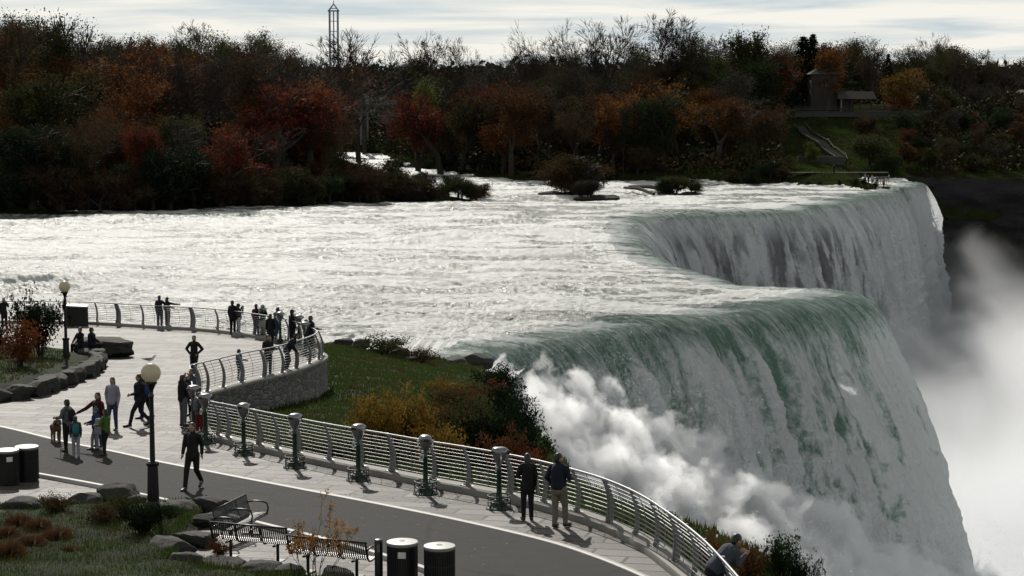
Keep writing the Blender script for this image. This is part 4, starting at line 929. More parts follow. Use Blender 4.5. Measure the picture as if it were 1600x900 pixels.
# driftwood
lg = empty('driftwood', tuple(at(1010, 301))); tag(lg, 'two dark driftwood logs stranded in the river beside the small islet', 'driftwood')
for (a, b, r0) in (((975, 297), (1022, 307), .28), ((983, 295), (1052, 304), .32)):
    p, q = at(*a)-lg.location, at(*b)-lg.location; MB().tube([p+Vector((0, 0, .4)), (p+q)/2+Vector((0, .2, .75)), q+Vector((0, 0, .35))], [r0*.6, r0, r0*.8], 7).build('log', M['bark'], lg)
# far wood out to the horizon: one mass
r = np.random.RandomState(8); far = []
n = 130000; Y = r.uniform(540, 1500, n); x = (r.uniform(-1, 1, n))*(.27*Y+30); hh = 12.5*r.uniform(.55, 1, n)*(1+.35*fbm(x*.03, Y*.03, 3, 3))+8+fbm(x*.012, Y*.004, 9, 3)*2
a = r.normal(size=(n, 3)); a /= np.linalg.norm(a, axis=1)[:, None]; b = np.cross(a, r.normal(size=(n, 3))); b /= np.linalg.norm(b, axis=1)[:, None]
c = np.stack([x, Y, hh-r.uniform(0, 5, n)], 1); s = (1.3*r.uniform(.5, 1.4, n)*(Y/900)**.5)[:, None]
v = np.stack([c-a*s, c+b*s*.7, c+a*s, c-b*s*.7], 1).reshape(-1, 3)
g = G('far_foliage'); n1 = g.noise(g.geo(), .05, 4, .6); g.done(g.bsdf(color=g.mix(n1.outputs[0], (.02, .024, .014), (.075, .05, .03)), rough=.9, spec=.1), 'farleaf')
tag(np_mesh('far_forest', v, np.arange(4*n).reshape(n, 4), M['farleaf'], smooth=False), kind='stuff')
print('trees', n_tree[0])
# ------------------------------------------------------------------ street furniture and rocks
def rot_z(a): return Matrix.Rotation(a, 3, 'Z')
g = G('rock'); P = g.geo(); n1 = g.noise(P, 1.4, 6, .65); n2 = g.noise(P, 12, 5, .75)
g.done(g.bsdf(color=g.mix(g.math('ADD', g.math('MULTIPLY', n1.outputs[0], .6), g.math('MULTIPLY', n2.outputs[0], .4)), (.010, .0098, .009), (.062, .060, .055)), rough=.85, normal=g.bump(n2.outputs[0], .8, .04, g.bump(n1.outputs[0], .6, .1).outputs[0]).outputs[0], spec=.25), 'rock')
def rock_mesh(size, seed, blocky=.5, n=4):
    """a broken boulder: sphere cut by random planes, roughened"""
    bm = bmesh.new(); bmesh.ops.create_icosphere(bm, subdivisions=n, radius=1.0); r = np.random.RandomState(seed)
    co = np.array([v.co for v in bm.verts]); d = co/np.linalg.norm(co, axis=1)[:, None]
    m = np.max(np.abs(d), axis=1); sph = 1.0; cube = 1/m*.85
    rad = sph*(1-blocky)+cube*blocky
    for i in range(11):
        pn = r.normal(size=3); pn /= np.linalg.norm(pn); h = r.uniform(.66, .9); q = d@pn
        rad = np.where(q > 1e-3, np.minimum(rad, h/np.maximum(q, 1e-3)), rad)
    p = d*rad[:, None]; s = r.uniform(0, 50)
    rad2 = 1+.07*fbm(p[:, 0]*2.2+s, p[:, 1]*2.2, p[:, 2]*2.2, 4, .6)
    p = p*rad2[:, None]*np.array(size)/2
    for v, c in zip(bm.verts, p): v.co = c
    me = bpy.data.meshes.new('rock'); bm.to_mesh(me); bm.free(); me.materials.append(M['rock'])
    me.polygons.foreach_set('use_smooth', [True]*len(me.polygons)); me.set_sharp_from_angle(angle=R(32)); return me
def rock(px, py, size, seed, label, name='boulder', rz=None, group=None, blocky=.5, sink=.15, cat='rock', parent=None, z=None, loc=None):
    o = bpy.data.objects.new(name, rock_mesh(size, seed, blocky)); C.objects.link(o)
    p = atp(px, py) if loc is None else Vector(loc)
    o.location = (p.x, p.y, (p.z if z is None else z)+size[2]*(.5-sink)); o.rotation_euler = (0, 0, rz if rz is not None else seed*1.3)
    if parent: o.parent = parent
    else: tag(o, label, cat, group)
    return o
# ---- globe lamps
g = G('lamp_globe'); co = g.coord(); n1 = g.noise(co, 3, 4, .6)
c = g.mix(n1.outputs[0], (.50, .46, .34), (.68, .63, .50))
g.done(g.n('ShaderNodeMixShader', {0: .45, 1: g.bsdf(color=c, rough=.35, spec=.5).outputs[0], 2: g.n('ShaderNodeBsdfTranslucent', {'Color': c}).outputs[0]}), 'globe')
def lamp(px, py, label):
    p = atp(px, py); root = empty('street_lamp', p); tag(root, label, 'street lamp', 'globe lamps on the esplanade')
    MB().lathe([(.30, 0), (.30, .05), (.25, .09), (.27, .16), (.22, .22), (.20, .30), (.155, .34)], n=20).build('base', M['black_iron'], root, angle=35)
    mb = MB(); prof = []
    for k in range(24): prof.append((.145-.0*k, 0))
    vs, fs = [], []; n = 32                       # fluted lower shaft
    for z, r0 in ((.34, .15), (1.22, .128)):
        for k in range(n): q = 2*math.pi*k/n; rr = r0*(1-.09*(k % 2)); vs.append((rr*math.cos(q), rr*math.sin(q), z))
    fs = [(k, (k+1) % n, n+(k+1) % n, n+k) for k in range(n)]; mb.add(vs, fs); mb.lathe([(.15, 1.22), (.16, 1.24), (.16, 1.29), (.10, 1.33)], n=20)
    mb.build('pedestal', M['black_iron'], root, angle=30)
    MB().lathe([(.068, 1.33), (.055, 2.9), (.058, 2.92), (.075, 2.95), (.06, 3.0), (.05, 3.02), (.055, 3.1), (.115, 3.24), (.15, 3.27), (.15, 3.31), (.10, 3.33)], n=16).build('pole', M['black_iron'], root, angle=35)
    MB().ball((0, 0, 3.53), .245, 28, 18).build('globe', M['globe'], root, smooth=True)
    return root
lamp(240, 803, 'near black street lamp with cream globe and gull on top, by the rock bed')
lamp(104, 575, 'far black street lamp with cream globe, standing in the walled planting bed')
# ---- gull
simple('gull_white', (.62, .62, .60), .6); simple('gull_grey', (.22, .23, .25), .6); simple('gull_leg', (.35, .2, .08), .5)
gp = atp(238.5, 803)+Vector((0, 0, 3.768)); gl = empty('gull', gp, R(-80)); gl.scale = (.8,)*3; tag(gl, 'small grey and white gull perched on the near lamp globe', 'bird')
mb = MB(); mb.tube([(0, -.17, .13), (0, -.10, .135), (0, 0, .125), (0, .09, .155), (0, .13, .20), (0, .155, .235), (0, .19, .24)], [.015, .042, .065, .055, .034, .036, .018], 10); mb.build('body', M['gull_white'], gl, smooth=True)
for s in (-1, 1):
    MB().tube([(s*.045, .06, .16), (s*.062, -.04, .155), (s*.045, -.16, .15), (s*.02, -.26, .15)], [.03, .042, .024, .006], 8).build('wing', M['gull_grey'], gl, smooth=True)
    MB().tube([(s*.02, .0, 0), (s*.02, 0, .08)], .005, 5).tube([(s*.02, 0, .003), (s*.02, .045, .003)], .006, 5).build('leg', M['gull_leg'], gl)
MB().tube([(0, .185, .24), (0, .235, .23)], [.009, .003], 6).build('beak', M['gull_leg'], gl)
# ---- coin binocular viewers
simple('head_metal', (.20, .20, .21), .32, .85, .1)
def viewer(px, py, label, look, silver=True, tag_=True):
    p = atp(px, py); root = empty('coin_viewer', p, look); tag(root, label, 'binocular viewer', 'coin operated binocular viewers on the esplanade')
    b = MB().lathe([(.34, 0), (.34, .035), (.30, .06), (.24, .08), (.21, .12), (.15, .18), (.12, .24)], n=24).build('base', M['dark_green'], root, angle=35)
    ring = MB(); n = 28
    for z in (.20, .34): ring.tube([(.29*math.cos(2*math.pi*k/n), .29*math.sin(2*math.pi*k/n), z) for k in range(n+1)], .016, 6, cap=False)
    for k in range(6): q = math.pi*k/3; ring.tube([(.29*math.cos(q), .29*math.sin(q), .06), (.29*math.cos(q), .29*math.sin(q), .35)], .014, 6)
    ring.build('foot_ring', M['black_iron'], root, smooth=True)
    MB().lathe([(.10, .2), (.07, .30), (.06, .98), (.075, 1.0), (.05, 1.04), (.045, 1.13)], n=16).build('column', M['dark_green'], root, angle=40)
    # yoke and head: teardrop housing, broad at the top, front lenses, rear eyepieces
    mb = MB(); mb.tube([(-.19, 0, 1.40), (-.185, 0, 1.25), (-.10, 0, 1.13), (0, 0, 1.10), (.10, 0, 1.13), (.185, 0, 1.25), (.19, 0, 1.40)], .018, 7); mb.build('yoke', M['chrome'], root, smooth=True)
    vs, fs = [], []; rings = [(1.12, .035, .05, 0), (1.17, .07, .085, 0), (1.26, .115, .13, 0), (1.36, .155, .165, .01), (1.44, .17, .19, .015), (1.50, .165, .20, .015), (1.545, .14, .185, .01), (1.57, .09, .14, .0), (1.578, .02, .04, 0)]; n = 20
    for z, rx, ry, cy0 in rings:
        for k in range(n):
            q = 2*math.pi*k/n; c_, s_ = math.cos(q), math.sin(q); e = .72
            vs.append((rx*abs(c_)**e*(1 if c_ > 0 else -1), cy0+ry*abs(s_)**e*(1 if s_ > 0 else -1), z))
    for i in range(len(rings)-1):
        for k in range(n): fs.append((i*n+k, i*n+(k+1) % n, (i+1)*n+(k+1) % n, (i+1)*n+k))
    fs += [tuple(reversed(range(n))), tuple((len(rings)-1)*n+k for k in range(n))]
    hd = MB().add(vs, fs).build('head', M['head_metal'], root, angle=50)
    for s in (-1, 1):
        MB().tube([(s*.075, .15, 1.45), (s*.075, .235, 1.45)], [.055, .06], 14).build('lens_barrel', M['black_iron'], hd, smooth=False)
        MB().tube([(s*.035, -.14, 1.46), (s*.035, -.215, 1.46)], [.028, .032], 12).build('eyepiece', M['black_iron'], hd)
        MB().tube([(s*.16, 0, 1.42), (s*.225, 0, 1.42)], [.03, .022], 10).build('knob', M['chrome'], hd, smooth=False)
    if tag_:
        sg = MB().box((-.11, -.06, 1.0), (.10, .012, .17), Matrix.Rotation(R(12), 3, 'Y')).build('instruction_plate', M['white_plate'], root)
        MB().tube([(-.11, -.04, 1.09), (-.06, -.03, 1.16)], .006, 5).build('bracket', M['chrome'], sg)
        MB().box((-.11, -.0675, 1.0), (.06, .002, .09), Matrix.Rotation(R(12), 3, 'Y')).build('print', M['post_steel'], sg)
    return root
viewer(303, 677, 'coin viewer leftmost at the bend of the lower railing, in use', R(-60))
viewer(321, 693, 'coin viewer second from the left, beside the railing corner', R(-40))
viewer(381, 711, 'coin viewer third along the lower railing, left of centre', R(-25))
viewer(461, 731, 'coin viewer fourth along the lower railing, in front of the grass slope', R(-30))
viewer(560, 751, 'coin viewer fifth along the lower railing, below the yellow bush', R(-35))
viewer(665, 772, 'coin viewer sixth along the lower railing', R(10))
viewer(780, 795, 'coin viewer nearest to the couple at the railing, rightmost of the row', R(-75))
viewer(411, 528, 'coin viewer on the upper viewpoint hidden behind people, leftmost there', R(-10), tag_=False)
viewer(438, 537, 'coin viewer on the upper viewpoint used by a person in blue trousers', R(-25), tag_=False)
viewer(467, 543, 'coin viewer on the upper viewpoint beside the man with a cap', R(-40), tag_=False)
viewer(477, 556, 'coin viewer farthest right at the tip of the upper viewpoint', R(-70), tag_=False)
# ---- litter bins
simple('lid', (.22, .22, .21), .5, .3, .15, .2)
simple('bin_black', (.012, .012, .012), .4, .2, .2)
def bin_(px, py, label, H=.93, W=.31, slats=False, sign=True, rz=0):
    p = atp(px, py); root = empty('litter_bin', p, rz); tag(root, label, 'litter bin', 'round black litter bins')
    MB().lathe([(W*.93, 0), (W*.95, .02), (W*.95, .06), (W*.90, .07), (W*.90, H-.06)], n=28).build('liner', M['bin_black'], root, angle=30)
    mb = MB(); n = 40
    for k in range(n):
        q = 2*math.pi*k/n; mb.box((W*math.cos(q), W*math.sin(q), H/2+.02), (.012, .028, H-.06), rot_z(q))
    for z in (.06, H*.36, H-.05) if not slats else (.06, H*.62, H-.05): mb.lathe([(W*.985, z-.02), (W*1.01, z-.02), (W*1.01, z+.02), (W*.985, z+.02)], n=32)
    if not slats: mb.lathe([(W*.975, .09), (W*.975, H-.07)], n=32)
    mb.build('slatted_body', M['bin_black'], root)
    ld = MB().lathe([(W*1.06, H-.03), (W*1.07, H+.005), (W*1.02, H+.03), (W*.35, H+.045), (W*.34, H+.045)], n=32).build('lid', M['lid'], root, angle=30)
    MB().lathe([(W*.20, H+.046), (W*.20, H+.05), (.01, H+.05)], n=16).build('opening', M['bin_black'], ld)
    if sign:
        s = MB().box((W*.02, -W*1.0-.01, H*.80), (.16, .008, .13)).build('notice', M['white_plate'], root)
    return root
bin_(629, 918, 'black round bin with pale lid and small notice, left of the pair at bottom centre')
bin_(687, 925, 'black round slatted bin with pale lid, right of the pair at bottom centre', slats=True, sign=False)
bin_(12, 757, 'black round bin cut by the left edge of the picture, beside the path', rz=R(25))
bin_(43, 751, 'black round slatted bin just right of the one at the left edge', sign=False, slats=True)
p = atp(592, 915); root = empty('bollard', p); tag(root, 'slim black bollard post beside the bottom centre bins', 'bollard')
MB().lathe([(.085, 0), (.085, .93), (.07, .97), (.02, .98)], n=16).build('post', M['black_iron'], root, angle=30)
MB().box((0, -.08, .80), (.06, .02, .16)).build('lock_plate', M['chrome'], root)
# ---- benches
def bench(px, py, rz, label, L=1.85):
    p = atp(px, py); root = empty('bench', p, rz); tag(root, label, 'bench', 'black metal strap benches by the rock bed')
    prof = [(-.30, .84), (-.285, .78), (-.24, .62), (-.20, .50), (-.15, .44), (-.06, .42), (.05, .43), (.16, .45), (.22, .44), (.24, .40)]   # (y, z)
    def straps(x0, x1, part, a, b, mat):
        mb = MB(); n = int((x1-x0)/.05)
        for k in range(n):
            x = x0+(k+.5)*(x1-x0)/n
            for i in range(a, b):
                (y0, z0), (y1, z1) = prof[i], prof[i+1]; c = ((y0+y1)/2, (z0+z1)/2); l = math.hypot(y1-y0, z1-z0)
                mb.box((x, c[0], c[1]), (.028, l+.004, .008), Matrix.Rotation(math.atan2(z1-z0, y1-y0), 3, 'X'))
        mb.build(part, mat, root)
    h = L/2
    straps(-h, h, 'backrest', 0, 4, M['steel_dark']); straps(-h, h, 'seat', 4, 9, M['steel_dark'])
    mb = MB()
    for (y, z) in (prof[0], prof[-1]): mb.tube([(-h-.02, y, z), (h+.02, y, z)], .02, 7)
    mb.build('rim_tube', M['black_iron'], root, smooth=True)
    for x in (-h, -h/3, h/3, h): MB().tube([(x, y, z-.018) for y, z in prof], .018, 6).build('rib', M['black_iron'], root, smooth=True)
    for x in (-h, 0, h):
        MB().tube([(x, -.26, .66), (x, -.1, .70), (x, .12, .70), (x, .24, .66), (x, .27, .55), (x, .24, .42)], .02, 7).build('armrest', M['black_iron'], root, smooth=True)
    for x in (-h*.62, h*.62):
        MB().tube([(x, -.02, .42), (x, -.02, 0)], .035, 8).box((x, -.02, .01), (.14, .5, .02)).box((x, 0, .40), (.05, .46, .04)).build('leg', M['black_iron'], root)
    return root
simple('steel_dark', (.05, .05, .05), .45, .3, .1)
bench(378, 842, R(-106), 'strap bench set end on to the path, leftmost and farthest of the three')
bench(398, 875, R(-20), 'strap bench seen from behind, middle one of the three')
bench(520, 899, R(-22), 'strap bench seen from behind, nearest the black bollard')
# ---- utility cabinet and stepped slab beyond the far rail
simple('dark_stone', (.06, .058, .052), .8, 0, .3, .5, 20)
p = atp(121, 509); root = empty('utility_cabinet', p, R(4)); tag(root, 'grey stone utility cabinet with a slanting lid behind the far lamp post', 'cabinet')
MB().box((0, 0, .52), (1.08, .8, 1.08)).build('cabinet_body', M['dark_stone'], root); MB().box((0, 0, 1.10), (1.2, .92, .07), Matrix.Rotation(R(3), 3, 'Y')).build('lid', M['post_steel'], root)
p = atp(48, 500.5); root = empty('stepped_bench', (p.x, p.y+1.6, p.z-.1)); tag(root, 'low stepped stone seat with plants on top beyond the far railing', 'stepped seat')
for i, (wd_, z) in enumerate(((2.7, .1), (2.2, .34), (1.6, .58))): MB().box((0, .2*i, z), (wd_, 1.2-.25*i, .13)).build('step', M['dark_stone'], root); MB().box((0, .2*i+.15, z-.12), (wd_*.94, .8-.25*i, .13)).build('riser', M['bin_black'], root)
# ---- flat rock on the plaza
rock(163, 557, (3.1, 2.1, 1.15), 5, 'long flat topped rock lying on the plaza behind the seated pair', 'flat_rock', 0.05, blocky=.95, sink=.22)
# ---- walled planting bed
bed_px = [(-60, 645), (0, 630), (60, 622), (115, 604), (150, 589), (167, 576), (166, 567), (140, 561), (100, 556), (40, 553), (-60, 556)]
bl = [atp(*q) for q in bed_px]; root = empty('planter_wall', bl[3]); tag(root, 'low wall of rough stone blocks curving round the planting bed at left', 'wall')
bs, bL = spline(np.array([v[:2] for v in bl[:8]]), 60); n = int(bL/1.25); nb = normals2(bs)
for i in range(n):
    j = int((i+.5)/n*59); t = bs[min(j+1, 59)]-bs[j-1]; a = math.atan2(t[1], t[0]); q = bs[j]+nb[j]*.42
    o = rock(0, 0, (1.38, .95, .78), 40+i, '', 'stone_block', a+random.Random(i).uniform(-.05, .05), blocky=.98, sink=.17, parent=root, loc=(q[0]-root.location.x, q[1]-root.location.y, pz(q[1])-root.location.z))
soil_pts = [tuple(v) for v in (bs+nb*.7)]+[tuple(atp(100, 556)[:2]), tuple(atp(20, 552)[:2]), tuple(atp(-60, 556)[:2])]
def mound(name, pts, base, rise, mat, step=.35, amp=.06, edge_w=1.2):
    P = np.array(pts); x0, y0 = P.min(0); x1, y1 = P.max(0); X, Y = np.meshgrid(np.arange(x0, x1+step, step), np.arange(y0, y1+step, step)); sd = poly_sd(pts, X, Y)
    Z = pz(Y)+np.where(sd > 0, base+rise*sstep(0, edge_w, sd)+amp*fbm(X*.9, Y*.9, 1.1, 4), -.3)
    f = grid_faces(*X.shape); f = f[(sd.ravel()[f] > -step*.9).all(1)]
    return tag(np_mesh(name, np.stack([X, Y, Z], -1).reshape(-1, 3), f, mat), kind='structure'), (lambda x, y: float(pz(y)+base+rise*.8))
g = G('bed_soil'); P = g.geo(); n1 = g.noise(P, .9, 5, .65); n2 = g.noise(P, 10, 5, .7)
gr = g.mix(n2.outputs[0], (.008, .018, .004), (.028, .048, .010)); so_ = g.mix(n2.outputs[0], (.006, .005, .004), (.026, .022, .015))
g.done(g.bsdf(color=g.mix(g.ramp(n1.outputs[0], [(.42, 0), (.58, 1)]).outputs[0], so_, gr), rough=.9, normal=g.bump(n2.outputs[0], .9, .08).outputs[0], spec=.1), 'bed')
mound('planting_bed', soil_pts, .35, .15, M['bed'])
# near bed, bottom left
nb_px = [(-80, 800), (0, 797), (60, 800), (130, 793), (190, 788), (250, 792), (300, 792), (345, 790), (335, 815), (300, 850), (300, 880), (360, 893), (450, 905), (560, 915), (600, 935), (640, 990), (500, 1300), (-100, 1300)]
nbp = [tuple(atp(*q)[:2]) for q in nb_px]; mound('planting_bed', nbp, .02, .22, M['bed'], .2, .05, 1.0)
RB_ = [(33, 806, (1.25, .9, .62), .3, 'smooth grey boulder at the left end of the rock row'), (5, 815, (.7, .6, .35), .5, 'small pale boulder cut by the left edge'), (75, 800, (.9, .7, .45), .5, 'low pointed dark rock left of the brown shrub'), (130, 798, (1.15, .8, .62), .6, 'broad dark boulder behind the brown shrub'), (186, 793, (1.25, .9, .85), .3, 'tallest dark boulder with a peaked top, left of the near lamp'), (222, 796, (.8, .7, .55), .4, 'dark boulder touching the left side of the near lamp base'), (262, 806, (.8, .8, .42), .6, 'small rock directly right of the near lamp base'), (286, 806, (1.05, .9, .5), .8, 'pale topped flat rock right of the near lamp'),
       (330, 803, (1.2, .9, .60), .6, 'dark humped boulder at the right end of the rock row'), (345, 806, (.6, .6, .4), .5, 'small rock tucked beside the leftmost bench'), (322, 822, (.9, .7, .42), .8, 'flat grey slab below the humped boulder'),
       (306, 850, (1.25, .9, .42), .95, 'wide flat topped slab stepping down beside the benches'), (270, 868, (1.25, .9, .50), .9, 'flat topped block next to the brass brown weeds'), (292, 889, (.85, .75, .48), .6, 'rounded block in front of the two flat slabs'),
       (352, 893, (1.2, .8, .42), .5, 'low dark rock under the middle bench'), (405, 903, (1.1, .8, .45), .5, 'dark rock left of the sapling stems'), (450, 905, (.8, .7, .42), .4, 'dark boulder at the foot of the sapling'), (525, 912, (.95, .7, .45), .5, 'dark rounded boulder in front of the third bench'), (565, 923, (.8, .6, .35), .5, 'small rock left of the bollard foot')]
for i, (x, y, s, b, l) in enumerate(RB_): rock(x, y, s, 100+i, l, rz=R(-12)+.3*math.sin(i*2.1), blocky=b, sink=.2)
# shore rocks below the viewpoint
for i, (x, y, s, l) in enumerate([(540, 552, (1.7, 1.2, .9), 'dark shore boulder closest to the tip of the viewpoint'), (562, 560, (1.5, 1.1, .8), 'dark boulder second along the river edge of the grass'), (620, 566, (1.7, 1.2, .8), 'angular boulder with grass around it at the river edge'), (647, 574, (1.3, 1.0, .5), 'flat brown rock lying in the upper grass slope'), (715, 580, (2.6, 1.4, .9), 'low dark ledge rock where the river meets the falls'), (745, 582, (2.2, 1.6, 1.2), 'dark wet rock at the very lip of the near falls'), (703, 634, (1.3, .7, .4), 'small pale stone among the autumn bushes')]):
    Y = {0: 124, 1: 122, 2: 120, 3: 116, 4: 121, 5: 121, 6: 96}[i]; q = atd(x, y, Y); zt_ = float(near_z(np.array([q.x]), np.array([Y]))[0]); rock(0, 0, s, 140+i, l, 'shore_rock', blocky=.5, loc=(q.x, Y, zt_))
# ---- plants
def place_shrub(key, x, y, z, w, h, colr, label, name, cat='shrub', group=None, rz=0):
    kind, H0, tr, br, lf = protos[key]; root = empty(name, (x, y, z), rz); tag(root, label, cat, group); k = h/H0
    for nme, me in (('stems', tr), ('foliage', lf)):
        o = bpy.data.objects.new(nme, me); C.objects.link(o); o.parent = root; o.scale = (w/2/(H0 if kind == 'shrub' else H0*.42), w/2/(H0 if kind == 'shrub' else H0*.42), k); o.color = (*COL[colr], 1)
    return root
COL.update(yellow=(.19, .11, .02), drust=(.13, .035, .014), black=(.008, .014, .006), straw=(.16, .085, .04), sapleaf=(.36, .15, .035))
def shrub_near(px, py, Y, w, h, key, colr, label, name='bush'):
    q = atd(px, py, Y); z = float(near_z(np.array([q.x]), np.array([Y]))[0]); return place_shrub(key, q.x, Y, z, w, h, colr, label, name, rz=px*.7)
# size of a bush: metres = pixels * Y / F
for (px, Y, w, h, key, c, l) in [(615, 66, 2.2, 1.5, 'shrub0', 'yellow', 'bright yellow leaved bush behind the railing, largest of the yellow ones'), (585, 64, 1.8, 1.5, 'shrub1', 'gold', 'golden bush at the left end of the yellow bushes'), (655, 67, 1.8, 1.2, 'shrub2', 'yellow', 'yellow bush right of the largest yellow one'), (700, 68, 2.0, 1.3, 'shrub0', 'rust', 'thin rusty bush below the grass knoll'), (735, 66, 2.2, 1.7, 'shrub1', 'olive', 'olive bush behind the sixth coin viewer'), (690, 62, 1.6, 1.2, 'shrub2', 'gold', 'small orange yellow bush directly behind the railing'),
        (770, 64, 2.2, 1.4, 'shrub2', 'black', 'tall dark bush left of the cliff edge bushes'), (800, 64, 2.0, 1.7, 'shrub0', 'black', 'dark green bush overhanging the cliff edge'), (826, 63, 1.5, 1.3, 'shrub1', 'dgreen', 'dark bush hanging farthest out over the falls'), (825, 60, 1.2, 1.0, 'shrub2', 'drust', 'dark red bush just behind the woman at the railing'), (785, 61, 1.5, 1.2, 'shrub0', 'rust', 'rust coloured bush behind the rightmost coin viewer'),
        (720, 86, 3.0, .8, 'shrub1', 'olive', 'low olive bush on the upper part of the knoll'), (750, 84, 2.6, 1.0, 'shrub0', 'rust', 'rusty bush near the lip of the falls'), (790, 82, 2.0, 1.3, 'shrub2', 'black', 'dark bush at the ragged edge above the falls'), (806, 74, 2.0, 1.5, 'shrub1', 'dgreen', 'dark green bush on the middle of the ragged edge'), (745, 72, 2.2, .9, 'shrub2', 'olive', 'olive brown bush in the middle of the knoll'), (700, 92, 2.2, .6, 'shrub0', 'gold', 'small sprawl of orange leaves high on the knoll'), (768, 104, 2.2, 1.0, 'shrub0', 'black', 'dark bush against the foaming start of the falls'), (784, 95, 1.8, 1.2, 'shrub1', 'dgreen', 'dark bush between the lip rocks and the ragged edge'),
        (470, 60.5, 1.4, .5, 'shrub1', 'olive', 'low olive weed patch behind the fourth coin viewer'), (530, 61, 2.0, .7, 'shrub2', 'olive', 'low weedy bush behind the fifth coin viewer'), (600, 118, 3.0, .9, 'shrub0', 'olive', 'straggly weeds among the shore boulders'), (660, 116, 2.6, .7, 'shrub1', 'brown', 'brown weeds beside the flat shore rock')]:
    shrub_near(px, 700, Y, w, h, key, c, l)
for (X, Y, w, h, key, c, l) in [(4.7, 44.2, 1.0, .75, 'shrub0', 'drust', 'reddish brown bush beyond the railing at bottom right'), (5.25, 43.2, .8, .8, 'shrub1', 'rust', 'rusty bush left of the crouching photographer'), (6.0, 43.4, .9, 1.0, 'shrub2', 'green', 'green leafy bush behind the crouching photographer'), (6.35, 42.4, .8, .85, 'shrub0', 'dgreen', 'dark green bush right of the crouching photographer')]:
    place_shrub(key, X, Y, float(near_z(np.array([X]), np.array([Y]))[0])-.1, w, h, c, l, 'bush')
q = atp(50, 580); place_shrub('shrub0', q.x, q.y+1.5, q.z+.4, 2.3, 2.0, 'black', 'dark green bush in the planting bed left of the far lamp', 'bush'); q = atp(32, 592); place_shrub('shrub1', q.x, q.y, q.z+.4, 1.9, 1.55, 'drust', 'round red brown bush in front of the dark green bush', 'bush')
q = atp(-8, 575); place_shrub('shrub2', q.x, q.y, q.z+.4, 1.6, 1.2, 'black', 'dark bush cut by the left edge in the planting bed', 'bush')
for (px, py, w, h, c, l) in [(90, 815, .85, .42, 'brown', 'round brown shrub in front of the boulder row'), (195, 822, .8, .5, 'olive', 'olive green tuft left of the near lamp'), (225, 850, 1.0, .6, 'black', 'dark bushy clump below the near lamp'), (270, 822, .6, .3, 'green', 'bright green tuft right of the near lamp base'), (160, 830, .9, .4, 'brown', 'tangle of dry brown stems in the near bed'), (345, 885, .5, .35, 'rust', 'orange tinged weed growing on the low dark rock'), (240, 832, .7, .4, 'dgreen', 'dark tuft directly under the near lamp')]:
    q = atp(px, py); place_shrub('shrub%d' % (px % 3), q.x, q.y, q.z+.12, w, h, c, l, 'bush')
# ornamental grass tufts
simple('dry_grass', (.16, .085, .045), .8, 0, .4)
def tuft(px, py, w, h, label, seed):
    q = atp(px, py); r = np.random.RandomState(seed); n = 1500; a = r.uniform(0, 6.28, n); rad = w/2*np.sqrt(r.uniform(0, 1, n)); b = np.stack([rad*np.cos(a)*.5, rad*np.sin(a)*.5, 0*a], 1)
    th = np.arccos(r.uniform(.05, 1, n)); u_ = np.stack([np.sin(th)*np.cos(a)*w/2, np.sin(th)*np.sin(a)*w/2, np.cos(th)*h], 1)*r.uniform(.45, 1.3, n)[:, None]
    b = b*.35; t = np.stack([-np.sin(a), np.cos(a), 0*a], 1)*.007; mid = b*.45+u_*.55+np.array([0, 0, h*.14]); v = np.stack([b-t, b+t, mid+t*.8, u_, ], 1).reshape(-1, 3)
    o = np_mesh('grass_tuft', v, np.arange(4*n).reshape(n, 4), M['dry_grass'], smooth=False); o.location = q+Vector((0, 0, .15)); tag(o, label, 'grass tuft', 'dry ornamental grass tufts')
for i, (x, y, w, h, l) in enumerate([(28, 835, .62, .34, 'pale brown grass tuft farthest from the camera at left'), (60, 842, .66, .34, 'brown grass tuft second row, centre'), (90, 858, .7, .36, 'widest brown grass tuft, right of the group'), (10, 855, .6, .34, 'brown grass tuft at the left picture edge'), (50, 868, .66, .32, 'brown grass tuft in front of the widest one'), (14, 884, .7, .42, 'nearest brown grass tuft at bottom left'), (112, 876, .4, .16, 'small flattened straw tuft right of the others')]): tuft(x, y, w, h, l, i)
r_ = np.random.RandomState(9); n = 90000; ax_ = r_.uniform(-16, -2, n); ay_ = r_.uniform(33, 50.5, n); sdn = poly_sd(nbp, ax_, ay_); k = (sdn > .3)
bx2 = r_.uniform(-40, -10, 60000); by2 = r_.uniform(64, 95, 60000); k2 = poly_sd(soil_pts, bx2, by2) > .9; tag(blades('grass', np.stack([bx2, by2, pz(by2)+.49+0*bx2], 1)[k2], .13, M['blade'], .05, seed=14), kind='stuff')
tag(blades('grass', np.stack([ax_, ay_, pz(ay_)+.20+0*ax_], 1)[k], .13, M['blade'], .025, seed=4), kind='stuff')
# orange leaved sapling close to the camera
sap = atp(490, 912); rs = random.Random(4); segs, tips = [], []
def sgrow(p, d, L, rad, lv):
    pts = [p]; q = p
    for i in range(4): d = (d+Vector((rs.gauss(0, .12), rs.gauss(0, .12), rs.gauss(.05, .06)))).normalized(); q = q+d*(L/4); pts.append(q)
    segs.append((pts, [rad*(1-.15*i) for i in range(5)], lv))
    if lv >= 2: tips.extend([(pts[2], d), (pts[3], d), (pts[4], d), (pts[4], d)])
    if lv < 4:
        for i in range(rs.randint(2, 3)):
            a = Vector((rs.gauss(0, 1), rs.gauss(0, 1), rs.gauss(0, .5))).normalized(); sgrow(pts[rs.randint(2, 4)], (d*1.3+a*.75+Vector((0, 0, .2))).normalized(), L*.62, max(rad*.55, .003), lv+1)
root = empty('sapling', sap); tag(root, 'spindly sapling with sparse orange leaves in front of the benches', 'sapling')
